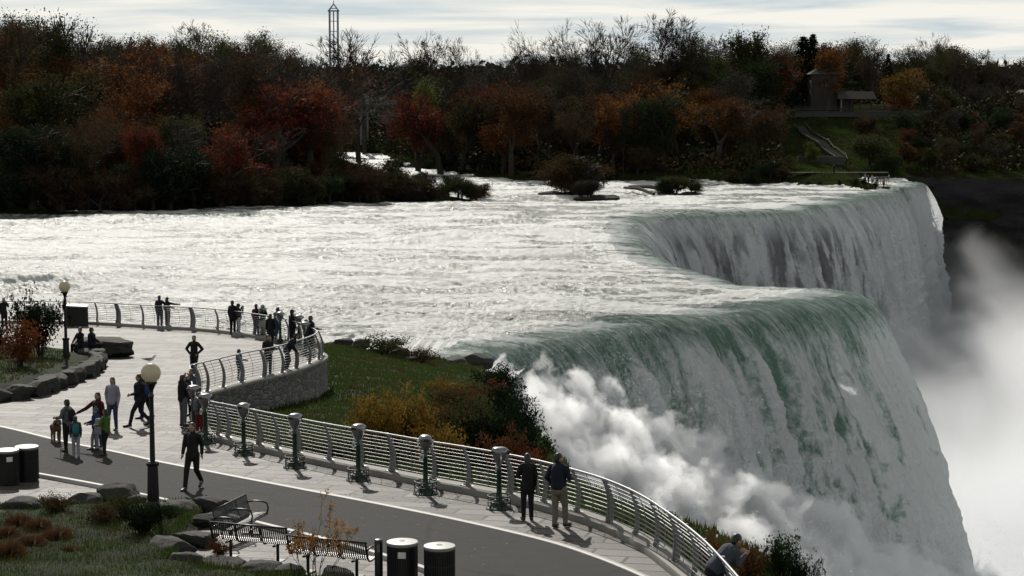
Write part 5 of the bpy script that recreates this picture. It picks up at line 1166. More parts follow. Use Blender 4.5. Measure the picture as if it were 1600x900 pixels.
for dx, dy, lx, ln in ((0, 0, -.06, .85), (.05, 0, .16, .75), (.1, .05, .32, .6), (-.05, 0, -.3, .5), (.2, 0, .5, .62), (-.15, .02, -.65, .45)): sgrow(Vector((dx, dy, 0)), Vector((lx, .05, 1)).normalized(), ln, .014, 0)
o = bpy.data.objects.new('stems', segs_mesh('stems', segs)); C.objects.link(o); o.parent = root
o = bpy.data.objects.new('leaves', leaves_mesh('leaves', tips, 1000, .055, .035, 4, 1)); C.objects.link(o); o.parent = root; o.color = (*COL['sapleaf'], 1)
# fallen leaves on the paving and road, many and tiny
r_ = np.random.RandomState(19); n = 2600; lx = r_.uniform(-17, 4, n); ly = r_.uniform(42, 80, n); L3 = np.stack([lx, ly, pz(ly)+.014], 1); inside = poly_sd(outline, lx, ly) > .6; L3 = L3[inside]; n = len(L3)
a = r_.uniform(0, 6.28, n); s = .032*r_.uniform(.5, 1.3, n); u_ = np.stack([np.cos(a)*s, np.sin(a)*s, 0*a], 1); w_ = np.stack([-np.sin(a)*s, np.cos(a)*s, 0*a+.004], 1)*.6
simple('leaf_litter', (.20, .13, .06), .8, 0, .5); tag(np_mesh('fallen_leaves', np.stack([L3-u_, L3+w_, L3+u_, L3-w_], 1).reshape(-1, 3), np.arange(4*n).reshape(n, 4), M['leaf_litter'], smooth=False), kind='stuff')
# ------------------------------------------------------------------ things on the island
simple('tower_steel', (.24, .26, .29), .6, .3, .1); simple('shingle', (.05, .048, .045), .85, 0, .3); simple('house_stone', (.04, .036, .031), .9, 0, .35, .5, 3); simple('dark_glass', (.01, .012, .015), .15); simple('pale_wall', (.20, .20, .19), .7); simple('pale_roof', (.34, .35, .36), .5); simple('terrace', (.055, .053, .05), .9, 0, .2)
Yt = 640; q = atd(522, 95, Yt); sc_ = Yt/F; root = empty('lattice_tower', (q.x, Yt, 9)); tag(root, 'tall four legged open tower with a glass pyramid top above the trees', 'tower'); zt = atd(522, 3, Yt).z-9; zb = atd(522, 17, Yt).z-9; W_ = 6.3*sc_
for a, b in ((-1, -1), (1, -1), (1, 1), (-1, 1)): 
    MB().tube([(a*W_, b*W_, -2), (a*W_, b*W_, zb)], .22, 8).build('leg', M['tower_steel'], root, smooth=True)
MB().tube([(0, -.4, -2), (0, -.4, zb)], .20, 8).build('lift_shaft', M['tower_steel'], root, smooth=True)
mb = MB()
for z in [zb*k/9 for k in range(3, 10)]:
    for i in range(4):
        c_ = [(-1, -1), (1, -1), (1, 1), (-1, 1)]; a, b = c_[i], c_[(i+1) % 4]; mb.tube([(a[0]*W_, a[1]*W_, z), (b[0]*W_, b[1]*W_, z)], .07, 5)
mb.build('cross_braces', M['tower_steel'], root)
mb = MB(); Wc = W_*1.22
for a, b in ((-1, -1), (1, -1), (1, 1), (-1, 1)): mb.tube([(a*Wc, b*Wc, zb), (0, 0, zt-.6)], .17, 6)
for k in (0, .35): 
    for i in range(4): a, b = c_[i], c_[(i+1) % 4]; f = 1-k; z = zb+(zt-.6-zb)*k; mb.tube([(a[0]*Wc*f, a[1]*Wc*f, z), (b[0]*Wc*f, b[1]*Wc*f, z)], .2 if k == 0 else .1, 6)
mb.tube([(0, 0, zt-.7), (0, 0, zt+.5)], .12, 6); mb.build('pyramid_top', M['tower_steel'], root)
def gable(mb, x0, x1, y0, y1, z, h, ov=.4):
    ym = (y0+y1)/2; v = [(x0-ov, y0-ov, z), (x1+ov, y0-ov, z), (x1+ov, y1+ov, z), (x0-ov, y1+ov, z), (x0-ov*.3, ym, z+h), (x1+ov*.3, ym, z+h)]; mb.add(v, [(0, 1, 5, 4), (2, 3, 4, 5), (1, 2, 5), (3, 0, 4), (3, 2, 1, 0)])
def hip(mb, x0, x1, y0, y1, z, h, ov=.4):
    xm, ym = (x0+x1)/2, (y0+y1)/2; mb.add([(x0-ov, y0-ov, z), (x1+ov, y0-ov, z), (x1+ov, y1+ov, z), (x0-ov, y1+ov, z), (xm, ym, z+h)], [(0, 1, 4), (1, 2, 4), (2, 3, 4), (3, 0, 4), (3, 2, 1, 0)])
def zi_(x, y): return float(island_z(np.array([x]), np.array([y]))[0])
Yh = 404; q0 = atd(1267, 168, Yh); q1 = atd(1308, 168, Yh); zb_ = zi_(q0.x, Yh); root = empty('stone_house', ((q0.x+q1.x)/2, Yh, zb_)); tag(root, 'dark stone house with pyramid roof and twin arched windows on the terrace', 'house'); w2 = (q1.x-q0.x)/2; hw = atd(1288, 116, Yh).z-zb_
MB().box((0, 3, hw/2-.5), (2*w2, 6, hw+1)).build('wall', M['house_stone'], root); mb = MB(); hip(mb, -w2, w2, 0, 6, hw, atd(1288, 100, Yh).z-zb_-hw); mb.build('roof', M['shingle'], root)
for x in (-.45, .25): 
    f = MB().box((x, -.02, hw*.72), (.42, .1, 1.0)).build('window', M['terrace'], root); MB().box((x, -.07, hw*.72), (.3, .04, .85)).build('pane', M['dark_glass'], f)
MB().box((1.0, -.02, 1.1), (.9, .1, 2.1)).build('door', M['shingle'], root)
Yp = 402; qa = atd(1312, 168, Yp); qb = atd(1366, 168, Yp); root = empty('shelter', ((qa.x+qb.x)/2, Yp, zi_(qa.x, Yp))); tag(root, 'long low shelter with a dark pitched roof right of the stone house', 'shelter'); w2 = (qb.x-qa.x)/2
mb = MB(); gable(mb, -w2, w2, 0, 4, 2.5, 1.5); mb.build('roof', M['shingle'], root); MB().box((-w2*.55, 2.2, 1.25), (w2*.8, 3, 2.5)).build('wall', M['house_stone'], root)
for x in (-w2*.9, -w2*.3, w2*.2, w2*.85): MB().box((x, .2, 1.25), (.25, .25, 2.5)).build('post', M['pale_wall'] if x < -w2*.8 else M['shingle'], root)
# terrace wall with rail
Yw = 395; a = atd(1242, 174, Yw); b = atd(1455, 172, Yw); root = empty('terrace_wall', ((a.x+b.x)/2, Yw, 0)); tag(root, 'long pale terrace wall with a dark rail at the top of the lawn', 'wall'); ca = (a.x+b.x)/2
mb = MB(); zz1 = atd(1340, 174.5, Yw).z; mb.box((0, 0, zz1-.5), (b.x-a.x, .5, 1.0)); mb.build('wall', M['terrace'], root); MB().box((0, -.02, zz1+.04), (b.x-a.x+.2, .7, .08)).build('coping', M['terrace'], root)
mb = MB()
for k in range(18): mb.box(((k/17-.5)*(b.x-a.x), 0, zz1+.5), (.12, .12, .9))
mb.box((0, 0, zz1+.95), (b.x-a.x, .1, .1)); mb.box((0, 0, zz1+.5), (b.x-a.x, .06, .35)); mb.build('rail', M['dark_stone'], root)
# stair running down the lawn
st = [(1250, 204, 391), (1262, 216, 384), (1285, 220, 378), (1296, 230, 372), (1312, 236, 366), (1316, 240, 362)]; root = empty('hillside_stair', atd(*st[2])); tag(root, 'dark stone stair zigzagging down the grassy hillside', 'stair'); off = root.location
pts = [atd(*q) for q in st]; pts = [Vector((p.x, p.y, zi_(p.x, p.y)+.3)) for p in pts]; mb = MB(); mw = MB()
for p, q in zip(pts[:-1], pts[1:]):
    m = 8
    for k in range(m):
        c = p.lerp(q, (k+.5)/m)-off; mb.box(c, (abs(q.x-p.x)/m+1.2, abs(q.y-p.y)/m+1.0, .5))
    mw.tube([p-off+Vector((.9, -.6, .9)), q-off+Vector((.9, -.6, .6))], .12, 6); mw.tube([p-off+Vector((-1.1, -.6, .5)), q-off+Vector((-1.1, -.6, .4))], .14, 6)
mb.build('steps', M['terrace'], root); mw.build('parapet', M['dark_stone'], root)
q = atd(1283, 243, 358); z = zi_(q.x, 358); o = MB().box((0, 0, .5), (8.5, .5, 1.6)).build('landing_wall', M['terrace']); o.location = (q.x, 358, z); tag(o, 'pale low wall at the foot of the hillside stair', 'wall')
o = MB().box((0, 0, 0), (19, 1.6, .1)).build('path', M['terrace']); q = atd(1300, 275, 337); o.location = (q.x, 337, zi_(q.x, 337)+.1); tag(o, kind='structure')
# pavilion and bridge beyond the side channel
q = atd(569, 158, 470); root = empty('pavilion', (q.x, 470, zi_(q.x, 470))); zt = atd(569, 146, 470).z-root.location.z; tag(root, 'small white roofed pavilion among the trees over the side channel', 'pavilion'); mb = MB(); hip(mb, -1.0, 1.0, -1, 1, zt-.8, .9, .15); mb.build('roof', M['pale_roof'], root)
for a, b in ((-1, -1), (1, -1), (1, 1), (-1, 1)): MB().box((a*.8, b*.8, (zt-.8)/2), (.3, .3, zt-.8)).build('post', M['pale_wall'], root)
MB().box((0, .4, (zt-1)/2), (1.3, .2, zt-1)).build('wall', M['pale_wall'], root)
qa = atd(538, 162, 455); qb = atd(600, 162, 455); zb2 = qa.z; root = empty('footbridge', ((qa.x+qb.x)/2, 455, 0)); tag(root, 'dark footbridge crossing the head of the side channel', 'bridge'); L_ = qb.x-qa.x+6
MB().box((0, 0, zb2-.3), (L_, 2.4, .5)).build('deck', M['dark_stone'], root); mb = MB(); mb.box((0, -1.2, zb2+.8), (L_, .08, .1)); mb.box((0, -1.2, zb2+.4), (L_, .05, .06))
for k in range(14): mb.box(((k/13-.5)*L_, -1.2, zb2+.4), (.09, .09, .9))
mb.build('parapet_rail', M['tower_steel'], root)
for x in (-L_*.36, 0, L_*.36): MB().box((x, 0, zb2/2-.6), (.9, 2.2, zb2+1)).build('pier', M['dark_stone'], root)
# block tower, pylons, roofed building on the right skyline
Yb = 900; a = atd(1513, 120, Yb); b = atd(1526, 120, Yb); zt = atd(1519, 91, Yb).z; root = empty('block_tower', ((a.x+b.x)/2, Yb, 6)); tag(root, 'square grey tower block on the right skyline', 'tower'); MB().box((0, 0, (zt-6)/2), (b.x-a.x, 4, zt-6)).build('wall', M['tower_steel'], root)
MB().tube([((b.x-a.x)*.42, 0, zt-6), ((b.x-a.x)*.42, 0, zt-6+2.6)], .16, 6).build('mast', M['tower_steel'], root)
mb = MB()
for k in range(7): mb.box((0, -2.04, 4+k*(zt-11)/7), ((b.x-a.x)*.8, .1, .7))
mb.build('windows_band', M['dark_glass'], root).name = 'window_strip'
for (px, tp, l) in ((1505, 83, 'thin lattice pylon left of the square tower block'), (1543, 78, 'thin lattice pylon right of the square tower block')):
    q = atd(px, 120, 950); zt = atd(px, tp, 950).z-6; root = empty('pylon', (q.x, 950, 6)); tag(root, l, 'pylon', 'pylons on the right skyline'); mb = MB()
    for a in (-1, 1): mb.tube([(a*1.2, 0, -1), (a*.25, 0, zt)], .14, 5)
    for k in range(8): z = zt*k/8; w_ = 1.2-.95*k/8; mb.tube([(-w_, 0, z), (w_*.9, 0, z+zt/8)], .08, 4)
    mb.build('mast', M['tower_steel'], root); MB().tube([(-1.2, 0, zt*.9), (1.2, 0, zt*.9)], .1, 4).build('cross_arm', M['tower_steel'], root)
Yb = 560; a = atd(1572, 150, Yb); root = empty('low_building', (a.x+6, Yb, 8)); tag(root, 'low building with a pale roof at the right edge above the gorge', 'building'); zt = atd(1590, 155, Yb).z-8
mb = MB(); gable(mb, -6, 14, 0, 8, zt, 2.6); mb.build('roof', M['pale_roof'], root); MB().box((4, 4, zt/2-2), (19, 7.4, zt+4)).build('wall', M['house_stone'], root)
for k in range(5): MB().box((-3+k*3.4, .28, zt-1.4), (1.6, .1, 1.2)).build('window', M['dark_glass'], root)
# railing at the far viewing point
Ya = 326; a = atd(1360, 280, Ya); root = empty('viewpoint_fence', (a.x, Ya, zi_(a.x, Ya))); tag(root, 'pale fence around the small viewing point at the far falls', 'fence'); z0 = zi_(a.x, Ya); mb = MB(); mp_ = MB(); pl = []
for px, Y in ((1362, 322), (1376, 321), (1389, 322), (1389, 328)): q = atd(px, 280, Y); pl.append(Vector((q.x-a.x, Y-Ya, max(zi_(q.x, Y), .8)-z0)))
for z in (.4, .75, 1.1): mb.tube([p+Vector((0, 0, z)) for p in pl], .05, 5)
mb.build('rail', M['pale_wall'], root)
for i in range(len(pl)-1):
    for k in range(4): mp_.tube([pl[i].lerp(pl[i+1], k/4), pl[i].lerp(pl[i+1], k/4)+Vector((0, 0, 1.15))], .05, 5)
mp_.build('posts', M['pale_wall'], root).name = 'fence_bars'
# ------------------------------------------------------------------ people and the dog
def cloth(key, col, rough=.85): 
    g = G(key); co = g.coord(); n = g.noise(co, 9, 4, .6); n2 = g.noise(co, 3.5, 3, .6, 1.0)
    return g.done(g.bsdf(color=g.mix(n.outputs[0], tuple(c*.75 for c in col), tuple(c*1.25 for c in col)), rough=rough, spec=.2, normal=g.bump(n2.outputs[0], .6, .03).outputs[0]), key)
for k, c in dict(c_black=(.012, .012, .013), c_navy=(.012, .015, .026), c_grey=(.09, .092, .10), c_jeans=(.03, .045, .08), c_khaki=(.15, .135, .11), c_white=(.5, .49, .5), c_maroon=(.05, .010, .012), c_green=(.06, .11, .02), c_teal=(.02, .13, .13), c_blue=(.015, .04, .12), c_lilac=(.22, .21, .26), c_brown=(.05, .035, .02), c_red=(.14, .015, .015), c_stone=(.24, .23, .21), c_slate=(.045, .055, .07)).items(): cloth(k, c)
simple('skin', (.30, .17, .11), .55, 0, .12); simple('skin_dark', (.12, .065, .04), .55, 0, .12)
simple('hair_dark', (.010, .008, .006), .5); simple('hair_brown', (.045, .025, .012), .5); simple('hair_blond', (.28, .19, .09), .5); simple('shoe', (.012, .011, .011), .5); simple('shoe_light', (.18, .17, .16), .6)
def fuse(name, mb, mat, parent, voxel=.014, smooth=4):
    me = bpy.data.meshes.new(name); me.from_pydata(mb.v, [], mb.f); me.update()
    o = bpy.data.objects.new(name, me); C.objects.link(o)
    m = o.modifiers.new('r', 'REMESH'); m.mode = 'VOXEL'; m.voxel_size = voxel; m.use_smooth_shade = True
    m = o.modifiers.new('s', 'SMOOTH'); m.iterations = smooth; m.factor = .5
    dg = bpy.context.evaluated_depsgraph_get(); me2 = bpy.data.meshes.new_from_object(o.evaluated_get(dg)); me2.name = name; me2.materials.clear(); me2.materials.append(mat)
    bpy.data.objects.remove(o); bpy.data.meshes.remove(me)
    o = bpy.data.objects.new(name, me2); C.objects.link(o)
    if parent: o.parent = parent
    return o
def cap(mb, a, b, ra, rb, sx=1.0, n=10):
    a, b = Vector(a), Vector(b); d = (b-a); L = d.length; d = d/L if L else Vector((0, 0, 1)); pts = []; rr = []
    for t in (-.98, -.8, -.45, 0): pts.append(a+d*ra*t); rr.append(ra*math.sqrt(max(0, 1-t*t))+.001)
    pts.append((a+b)/2); rr.append((ra+rb)/2)
    for t in (0, .45, .8, .98): pts.append(b+d*rb*t); rr.append(rb*math.sqrt(max(0, 1-t*t))+.001)
    mb.tube(pts, rr, n, sx=sx); return mb
ARM = {'down': ((.215, -.03, 1.15), (.215, .05, .91)), 'fwd': ((.235, .06, 1.17), (.17, .33, 1.12)), 'pocket': ((.27, -.08, 1.17), (.17, .08, .97)), 'akimbo': ((.34, -.05, 1.18), (.17, .06, 1.0)),
       'face': ((.22, .16, 1.25), (.10, .24, 1.52)), 'out': ((.36, .14, 1.22), (.60, .26, 1.08)), 'point': ((.30, .22, 1.34), (.36, .50, 1.30)), 'swingf': ((.205, .06, 1.16), (.195, .20, .96)), 'swingb': ((.21, -.12, 1.17), (.205, -.12, .92)), 'knee': ((.22, .12, 1.2), (.16, .34, 1.05)), 'bagfwd': ((.22, .03, 1.16), (.10, .26, 1.08))}
LEG = {'stand': ((.095, .01, .50), (.10, -.02, .09)), 'wide': ((.13, .01, .50), (.19, -.02, .09)), 'f': ((.09, .22, .52), (.10, .32, .10)), 'b': ((.09, -.02, .50), (.10, -.33, .17)), 'ff': ((.09, .14, .50), (.09, .16, .09)), 'bb': ((.09, -.06, .49), (.09, -.20, .10)), 'sit': ((.12, .42, .93), (.13, .45, .50)), 'bent': ((.10, .12, .52), (.10, -.02, .09))}
def person(px, py, H, heading, label, top='c_black', legs='c_black', hair='hair_dark', arms=('down', 'down'), leg=('stand', 'stand'), lean=0, coat=.80, hairlen=0, shoe='shoe', skin='skin', bulk=1.0, hat=None, bag=None, head=(0, 0), dz=0, group='visitors on the esplanade', voxel=.014, loc=None, hood=False, skirt=False, detail=True):
    k = H/1.75; p = atp(px, py) if loc is None else Vector(loc)
    Rl = Matrix.Rotation(-R(lean), 3, 'X'); piv = Vector((0, 0, .95))
    def U(v): return (Rl @ (Vector(v)-piv)+piv)
    Hd = Matrix.Rotation(R(head[0]), 3, 'Z') @ Matrix.Rotation(-R(head[1]), 3, 'X'); hc0 = Vector((0, .015, 1.625))
    def Q(v): return U(Hd @ (Vector(v)-Vector((0, 0, 1.52)))+Vector((0, 0, 1.52)))
    J = {}
    for s, a, l in ((-1, arms[0], leg[0]), (1, arms[1], leg[1])):
        e, w_ = ARM[a]; J[s] = dict(sh=U((s*.165*bulk**.5, 0, 1.40)), el=U((s*e[0], e[1], e[2])), wr=U((s*w_[0], w_[1], w_[2])))
        kn, an = LEG[l]; J[s].update(hip=Vector((s*.09, 0, .92)), kn=Vector((s*kn[0], kn[1], kn[2])), an=Vector((s*an[0], an[1], an[2])))
        J[s]['toe'] = J[s]['an']+Vector((s*.02, .17, -.055 if l != 'b' else -.12))
    b = MB()
    # trunk
    for z0, z1, r0, r1, sx in ((.92, 1.12, .125, .112, 1.25), (1.12, 1.36, .112, .125, 1.3)): cap(b, U((0, 0, z0)), U((0, 0, z1)), r0*bulk, r1*bulk, sx, 14)
    cap(b, U((-.12, 0, 1.39)), U((.12, 0, 1.39)), .065, .065); cap(b, U((0, -.01, 1.42)), Q((0, .0, 1.56)), .058, .052)
    b2 = MB(); 
    for v in (0,): pass
    hd = MB(); hd.ball(hc0, (.074, .092, .112), 16, 12); hd.ball((0, .055, 1.565), (.05, .045, .045), 10, 8); hd.ball((0, .105, 1.615), (.014, .022, .026), 8, 6)
    hd.ball((0, .098, 1.645), (.05, .02, .012), 8, 6); hd.ball((0, .103, 1.572), (.025, .012, .009), 8, 6)
    for s in (-1, 1): hd.ball((s*.077, .0, 1.615), (.012, .022, .033), 8, 6)
    b.add([Q(v) for v in hd.v], hd.f)
    for s in (-1, 1):
        j = J[s]; cap(b, j['sh'], j['el'], .05*bulk, .04); cap(b, j['el'], j['wr'], .04, .027)
        d = (j['wr']-j['el']).normalized(); side = Vector((0, 0, 1)) if abs(d.z) < .7 else Vector((0, 1, 0)); side = (side-d*side.dot(d)).normalized(); n_ = d.cross(side)
        pc = j['wr']+d*.055; cap(b, j['wr'], pc+d*.02, .028, .036)
        fr_ = .0105 if voxel < .012 else .0125
        for i, (o_, L_) in enumerate(((-.030, .062), (-.010, .075), (.011, .070), (.031, .055))):      # four fingers, slightly curled
            r0 = pc+side*o_+d*.02; m_ = r0+d*L_*.6+n_*s*.006; e_ = m_+d*L_*.45-n_*s*-.022; b.tube([r0, m_, e_], [fr_, fr_*.95, fr_*.75], 6)
        b.tube([pc+side*.022*1-d*.01, pc+side*.058+d*.022, pc+side*.066+d*.052], [fr_*1.15, fr_, fr_*.8], 6)
        cap(b, j['hip'], j['kn'], .082*bulk, .056); cap(b, j['kn'], j['an'], .055, .036); cap(b, j['an'], j['toe'], .038, .03)
    root = fuse('person', b, M[skin], None, voxel, 2); root.location = p+Vector((0, 0, dz)); root.rotation_euler = (0, 0, R(heading)); root.scale = (k, k, k)
    tag(root, label, 'person', group)
    if detail:
        for s in (-1, 1): MB().ball(Q((s*.03, .100, 1.628)), (.009, .006, .006), 8, 6).build('eye', M['hair_dark'], root, smooth=True)
    t = MB()                                          # trousers
    cap(t, U((0, 0, .90)), U((0, 0, 1.0)), .14*bulk, .135*bulk, 1.2, 14)
    for s in (-1, 1): j = J[s]; cap(t, j['hip'], j['kn'], .103*bulk, .074); cap(t, j['kn'], j['an']+Vector((0, 0, .0)), .073, .056)
    if skirt: t.lathe([(.27, .62), (.24, .7), (.17, .98)], n=16)
    fuse('trousers' if not skirt else 'skirt', t, M[legs], root, voxel, 3)
    c_ = MB()                                         # jacket or coat
    cap(c_, U((0, -.005, 1.12)), U((0, 0, 1.36)), .145*bulk, .145*bulk, 1.28, 14); cap(c_, U((0, 0, coat+.14)), U((0, 0, 1.14)), .155*bulk, .145*bulk, 1.22, 14)
    cap(c_, U((-.105, 0, 1.415)), U((.105, 0, 1.415)), .085, .085); cap(c_, U((-.165, 0, 1.39)), U((.165, 0, 1.39)), .07, .07); cap(c_, U((0, -.015, 1.42)), U((0, -.01, 1.51)), .085, .068)
    if hood: cap(c_, U((0, -.08, 1.45)), U((0, -.09, 1.50)), .085, .08)
    for s in (-1, 1): j = J[s]; cap(c_, j['sh'], j['el'], .073*bulk, .06); cap(c_, j['el'], j['wr']-(j['wr']-j['el']).normalized()*.01, .059, .045)
    fuse('jacket', c_, M[top], root, voxel, 3)
    h = MB(); h.ball((0, -.012, 1.655), (.086, .100, .100), 14, 10); h.ball((0, -.055, 1.60), (.078, .062, .085), 12, 8)
    if hairlen: 
        for i in range(5): h.ball((0, -.07, 1.58-i*hairlen/5), (.082, .05, .07), 10, 7)
    hb = MB(); hb.add([Q(v) for v in h.v], h.f); ho = fuse('hair', hb, M[hair], root, max(voxel, .012), 2)
    # keep the face free: pull hair vertices in front of the brow back into the head
    Rinv = (Hd.inverted() @ Rl.inverted())
    if hat:
        hm = MB(); hh = MB(); hh.ball((0, -.005, 1.68), (.095, .108, .085), 14, 10)
        if hat[0] == 'brim': hh.lathe([(.155, 1.665), (.16, 1.675), (.10, 1.69)], (0, 0, 0), 18)
        if hat[0] == 'cap': hh.box((0, .12, 1.66), (.13, .12, .015))
        if hat[0] == 'pom': hh.ball((0, 0, 1.79), .04, 10, 8)
        hm.add([Q(v) for v in hh.v], hh.f); hm.build('hat', M[hat[1]], root, smooth=True)
    for s in (-1, 1):
        sh = MB(); j = J[s]; cap(sh, j['an']+Vector((0, -.025, -.03)), j['toe']+Vector((0, .02, .0)), .052, .042); fuse('shoe', sh, M[shoe], root, voxel, 2)
    if bag and bag[0] == 'pack':
        m = MB(); m.ball(U((0, -.22, 1.22)), (.15, .10, .23), 14, 10); m.ball(U((0, -.30, 1.12)), (.10, .05, .12), 10, 8); bo = fuse('backpack', m, M[bag[1]], root, .02, 3)
        for s in (-1, 1): MB().tube([U((s*.11, -.17, 1.38)), U((s*.12, .0, 1.50)), U((s*.12, .155, 1.36)), U((s*.14, .10, 1.12)), U((s*.12, -.14, 1.06))], .016, 6).build('strap', M[bag[1]], bo, smooth=True)
    if bag and bag[0] == 'tote':
        m = MB(); m.box(U((.26, -.02, .86)), (.06, .30, .34), taper=.92); m.ball(U((.27, -.02, .75)), (.06, .14, .10), 12, 8); bo = fuse('tote_bag', m, M[bag[1]], root, .018, 3)
        for y in (-.09, .07): MB().tube([U((.26, y, 1.0)), U((.235, y*.6, 1.25)), U((.17, 0, 1.51)), U((.20, -.03, 1.40))], .010, 5).build('strap', M[bag[1]], bo)
    return root
A = 'c_black'
person(873, 825, 1.82, -28, 'man in navy puffer jacket and grey trousers standing at the railing, nearest figure', 'c_navy', 'c_khaki', arms=('pocket', 'fwd'), leg=('stand', 'ff'), bulk=1.15, head=(-40, -2), voxel=.010, coat=.86)
person(824, 813, 1.66, 8, 'woman in long black coat with a white shoulder bag at the railing', A, A, arms=('fwd', 'down'), leg=('stand', 'stand'), hairlen=.12, bag=('tote', 'c_stone'), hair='hair_dark', voxel=.010, coat=.70, head=(-10, 5))
person(302, 764, 1.80, 168, 'man in black jacket and tight black trousers striding along the road', A, A, arms=('swingb', 'swingf'), leg=('b', 'f'), voxel=.010, coat=.74, head=(0, 5))
person(219, 667, 1.78, 95, 'man with a blue backpack walking left behind the near lamp post', A, 'c_navy', arms=('bagfwd', 'down'), leg=('f', 'b'), bag=('pack', 'c_blue'), head=(15, 5))
person(229, 654, 1.76, 100, 'figure in black partly hidden behind the near lamp globe', A, A, arms=('down', 'down'), leg=('ff', 'bb'))
person(106, 706, 1.62, 60, 'person in grey top with a dark bag holding the dog lead', 'c_grey', A, arms=('fwd', 'down'), leg=('stand', 'ff'), bag=('pack', A), hairlen=0)
person(119, 714, 1.24, 15, 'child with a bright teal backpack beside the dog walker', 'c_slate', 'c_lilac', arms=('down', 'down'), leg=('stand', 'bb'), bag=('pack', 'c_teal'), hairlen=.08, shoe='shoe_light')
person(154, 699, 1.72, 150, 'woman in maroon sweater reaching one arm out to the left', 'c_maroon', 'c_jeans', arms=('down', 'out'), leg=('stand', 'stand'), hairlen=.22, coat=.88)
person(177, 672, 1.76, 165, 'woman in pale lilac jacket standing behind the maroon sweater', 'c_lilac', 'c_jeans', arms=('down', 'pocket'), leg=('stand', 'ff'), hairlen=.24, coat=.80)
person(151, 703, 1.30, 120, 'child in blue jacket with a teal and green pompom hat', 'c_blue', 'c_lilac', arms=('fwd', 'fwd'), leg=('stand', 'ff'), hat=('pom', 'c_teal'))
person(166, 712, 1.42, 60, 'child in green jacket carrying a pale coat', 'c_green', A, arms=('fwd', 'fwd'), leg=('stand', 'ff'), hairlen=.15)
o = MB().box((0, 0, 0), (.35, .22, .5), taper=.8); o = fuse('folded_coat', o, M['c_lilac'], None, .03, 6); o.location = atp(157, 706)+Vector((0, 0, .78)); tag(o, 'pale folded coat carried over the arm of the child in green', 'coat')
person(304, 590, 1.76, 170, 'man in black jacket facing the camera with hands on hips on the upper viewpoint', A, A, arms=('akimbo', 'akimbo'), leg=('ff', 'stand'), bag=None)
person(374, 594, 1.28, -60, 'child in blue jacket at the inner side of the curved railing', 'c_blue', 'c_slate', arms=('down', 'fwd'), leg=('stand', 'ff'), hairlen=.14)
person(419, 588, 1.74, -150, 'man in black with folded arms behind the curved railing', A, A, arms=('bagfwd', 'bagfwd'), leg=('stand', 'stand'), head=(0, 15))
person(449, 583, 1.82, -70, 'man bending forward over the curved railing', A, A, arms=('fwd', 'fwd'), leg=('bent', 'bb'), lean=38, hat=None, head=(0, -15))
person(250, 513, 1.80, -10, 'taller one of the couple standing arm in arm at the far railing', 'c_navy', 'c_jeans', arms=('down', 'out'), leg=('stand', 'stand'))
person(262, 512, 1.68, -35, 'shorter one of the couple at the far railing, pointing with one arm', A, A, arms=('down', 'point'), leg=('stand', 'stand'), hairlen=.08)
person(364, 523, 1.80, -20, 'tall man in black beside the visitor in white trousers', A, A, arms=('down', 'down'), leg=('stand', 'stand'))
person(373, 523, 1.62, -60, 'visitor in white trousers raising a camera at the far railing', A, 'c_white', arms=('face', 'face'), leg=('stand', 'stand'), hat=('cap', A))
person(401, 527, 1.72, -15, 'visitor in dark red jacket and blue jeans at the far railing', 'c_maroon', 'c_jeans', arms=('fwd', 'fwd'), leg=('stand', 'stand'))
person(411, 528, 1.70, -25, 'blond visitor in black with a pale skirt at the far railing', A, 'c_stone', hair='hair_blond', arms=('fwd', 'fwd'), leg=('stand', 'stand'), skirt=True, hat=('brim', 'c_stone'))
person(423, 541, 1.60, 10, 'short figure all in black turned to the river in the crowd', A, A, arms=('down', 'down'), leg=('stand', 'stand'), coat=.6, hairlen=.1)
person(432, 534, 1.74, -30, 'visitor in blue jeans bent to the coin viewer', 'c_slate', 'c_jeans', arms=('face', 'face'), leg=('stand', 'bb'), lean=12)
person(457, 541, 1.78, -45, 'man in black with a peaked hat behind the coin viewer', A, A, arms=('fwd', 'down'), leg=('stand', 'stand'), hat=('cap', A))
person(486, 553, 1.80, -60, 'man in black standing at the very tip of the viewpoint', A, A, arms=('fwd', 'fwd'), leg=('stand', 'stand'))
person(479, 550, 1.55, -60, 'brown haired visitor in black in front of the man at the tip', A, A, hair='hair_brown', arms=('fwd', 'fwd'), leg=('stand', 'stand'), hairlen=.1)
person(7, 514, 1.70, 200, 'lone figure in a long dark coat at the left edge by the far railing', A, A, arms=('face', 'down'), leg=('ff', 'stand'), coat=.62, hairlen=.1)
for x, y, a, l, pp in ((126, 562, 150, 'left one of the two dark figures sitting on the bed wall', 'c_black'), (144, 562, -70, 'right one of the two dark figures sitting on the bed wall', 'c_navy')):
    person(x, y, 1.70, a, l, pp, A, arms=('knee', 'knee'), leg=('sit', 'sit'), dz=-.22)
person(287, 667, 1.76, -50, 'man in dark jacket and grey trousers at the leftmost coin viewer', A, 'c_grey', arms=('face', 'fwd'), leg=('stand', 'stand'), hood=True)
person(300, 650, 1.66, 150, 'figure facing the man at the leftmost coin viewer, by the railing corner', 'c_slate', A, arms=('face', 'face'), leg=('stand', 'stand'))
person(312, 681, 1.42, -25, 'child with grey backpack and red trousers among the coin viewers', 'c_grey', 'c_red', arms=('down', 'down'), leg=('stand', 'stand'), bag=('pack', 'c_grey'), hair='hair_brown', hairlen=.08)
pp = atp(1150, 962); person(0, 0, 1.80, -62, 'photographer in grey blue sweater crouching over the railing with a camera at bottom right', 'c_slate', A, arms=('face', 'face'), leg=('bent', 'stand'), lean=48, bulk=1.15, head=(0, -25), voxel=.010, loc=(3.85, 36.9, pz(36.9)), dz=0)
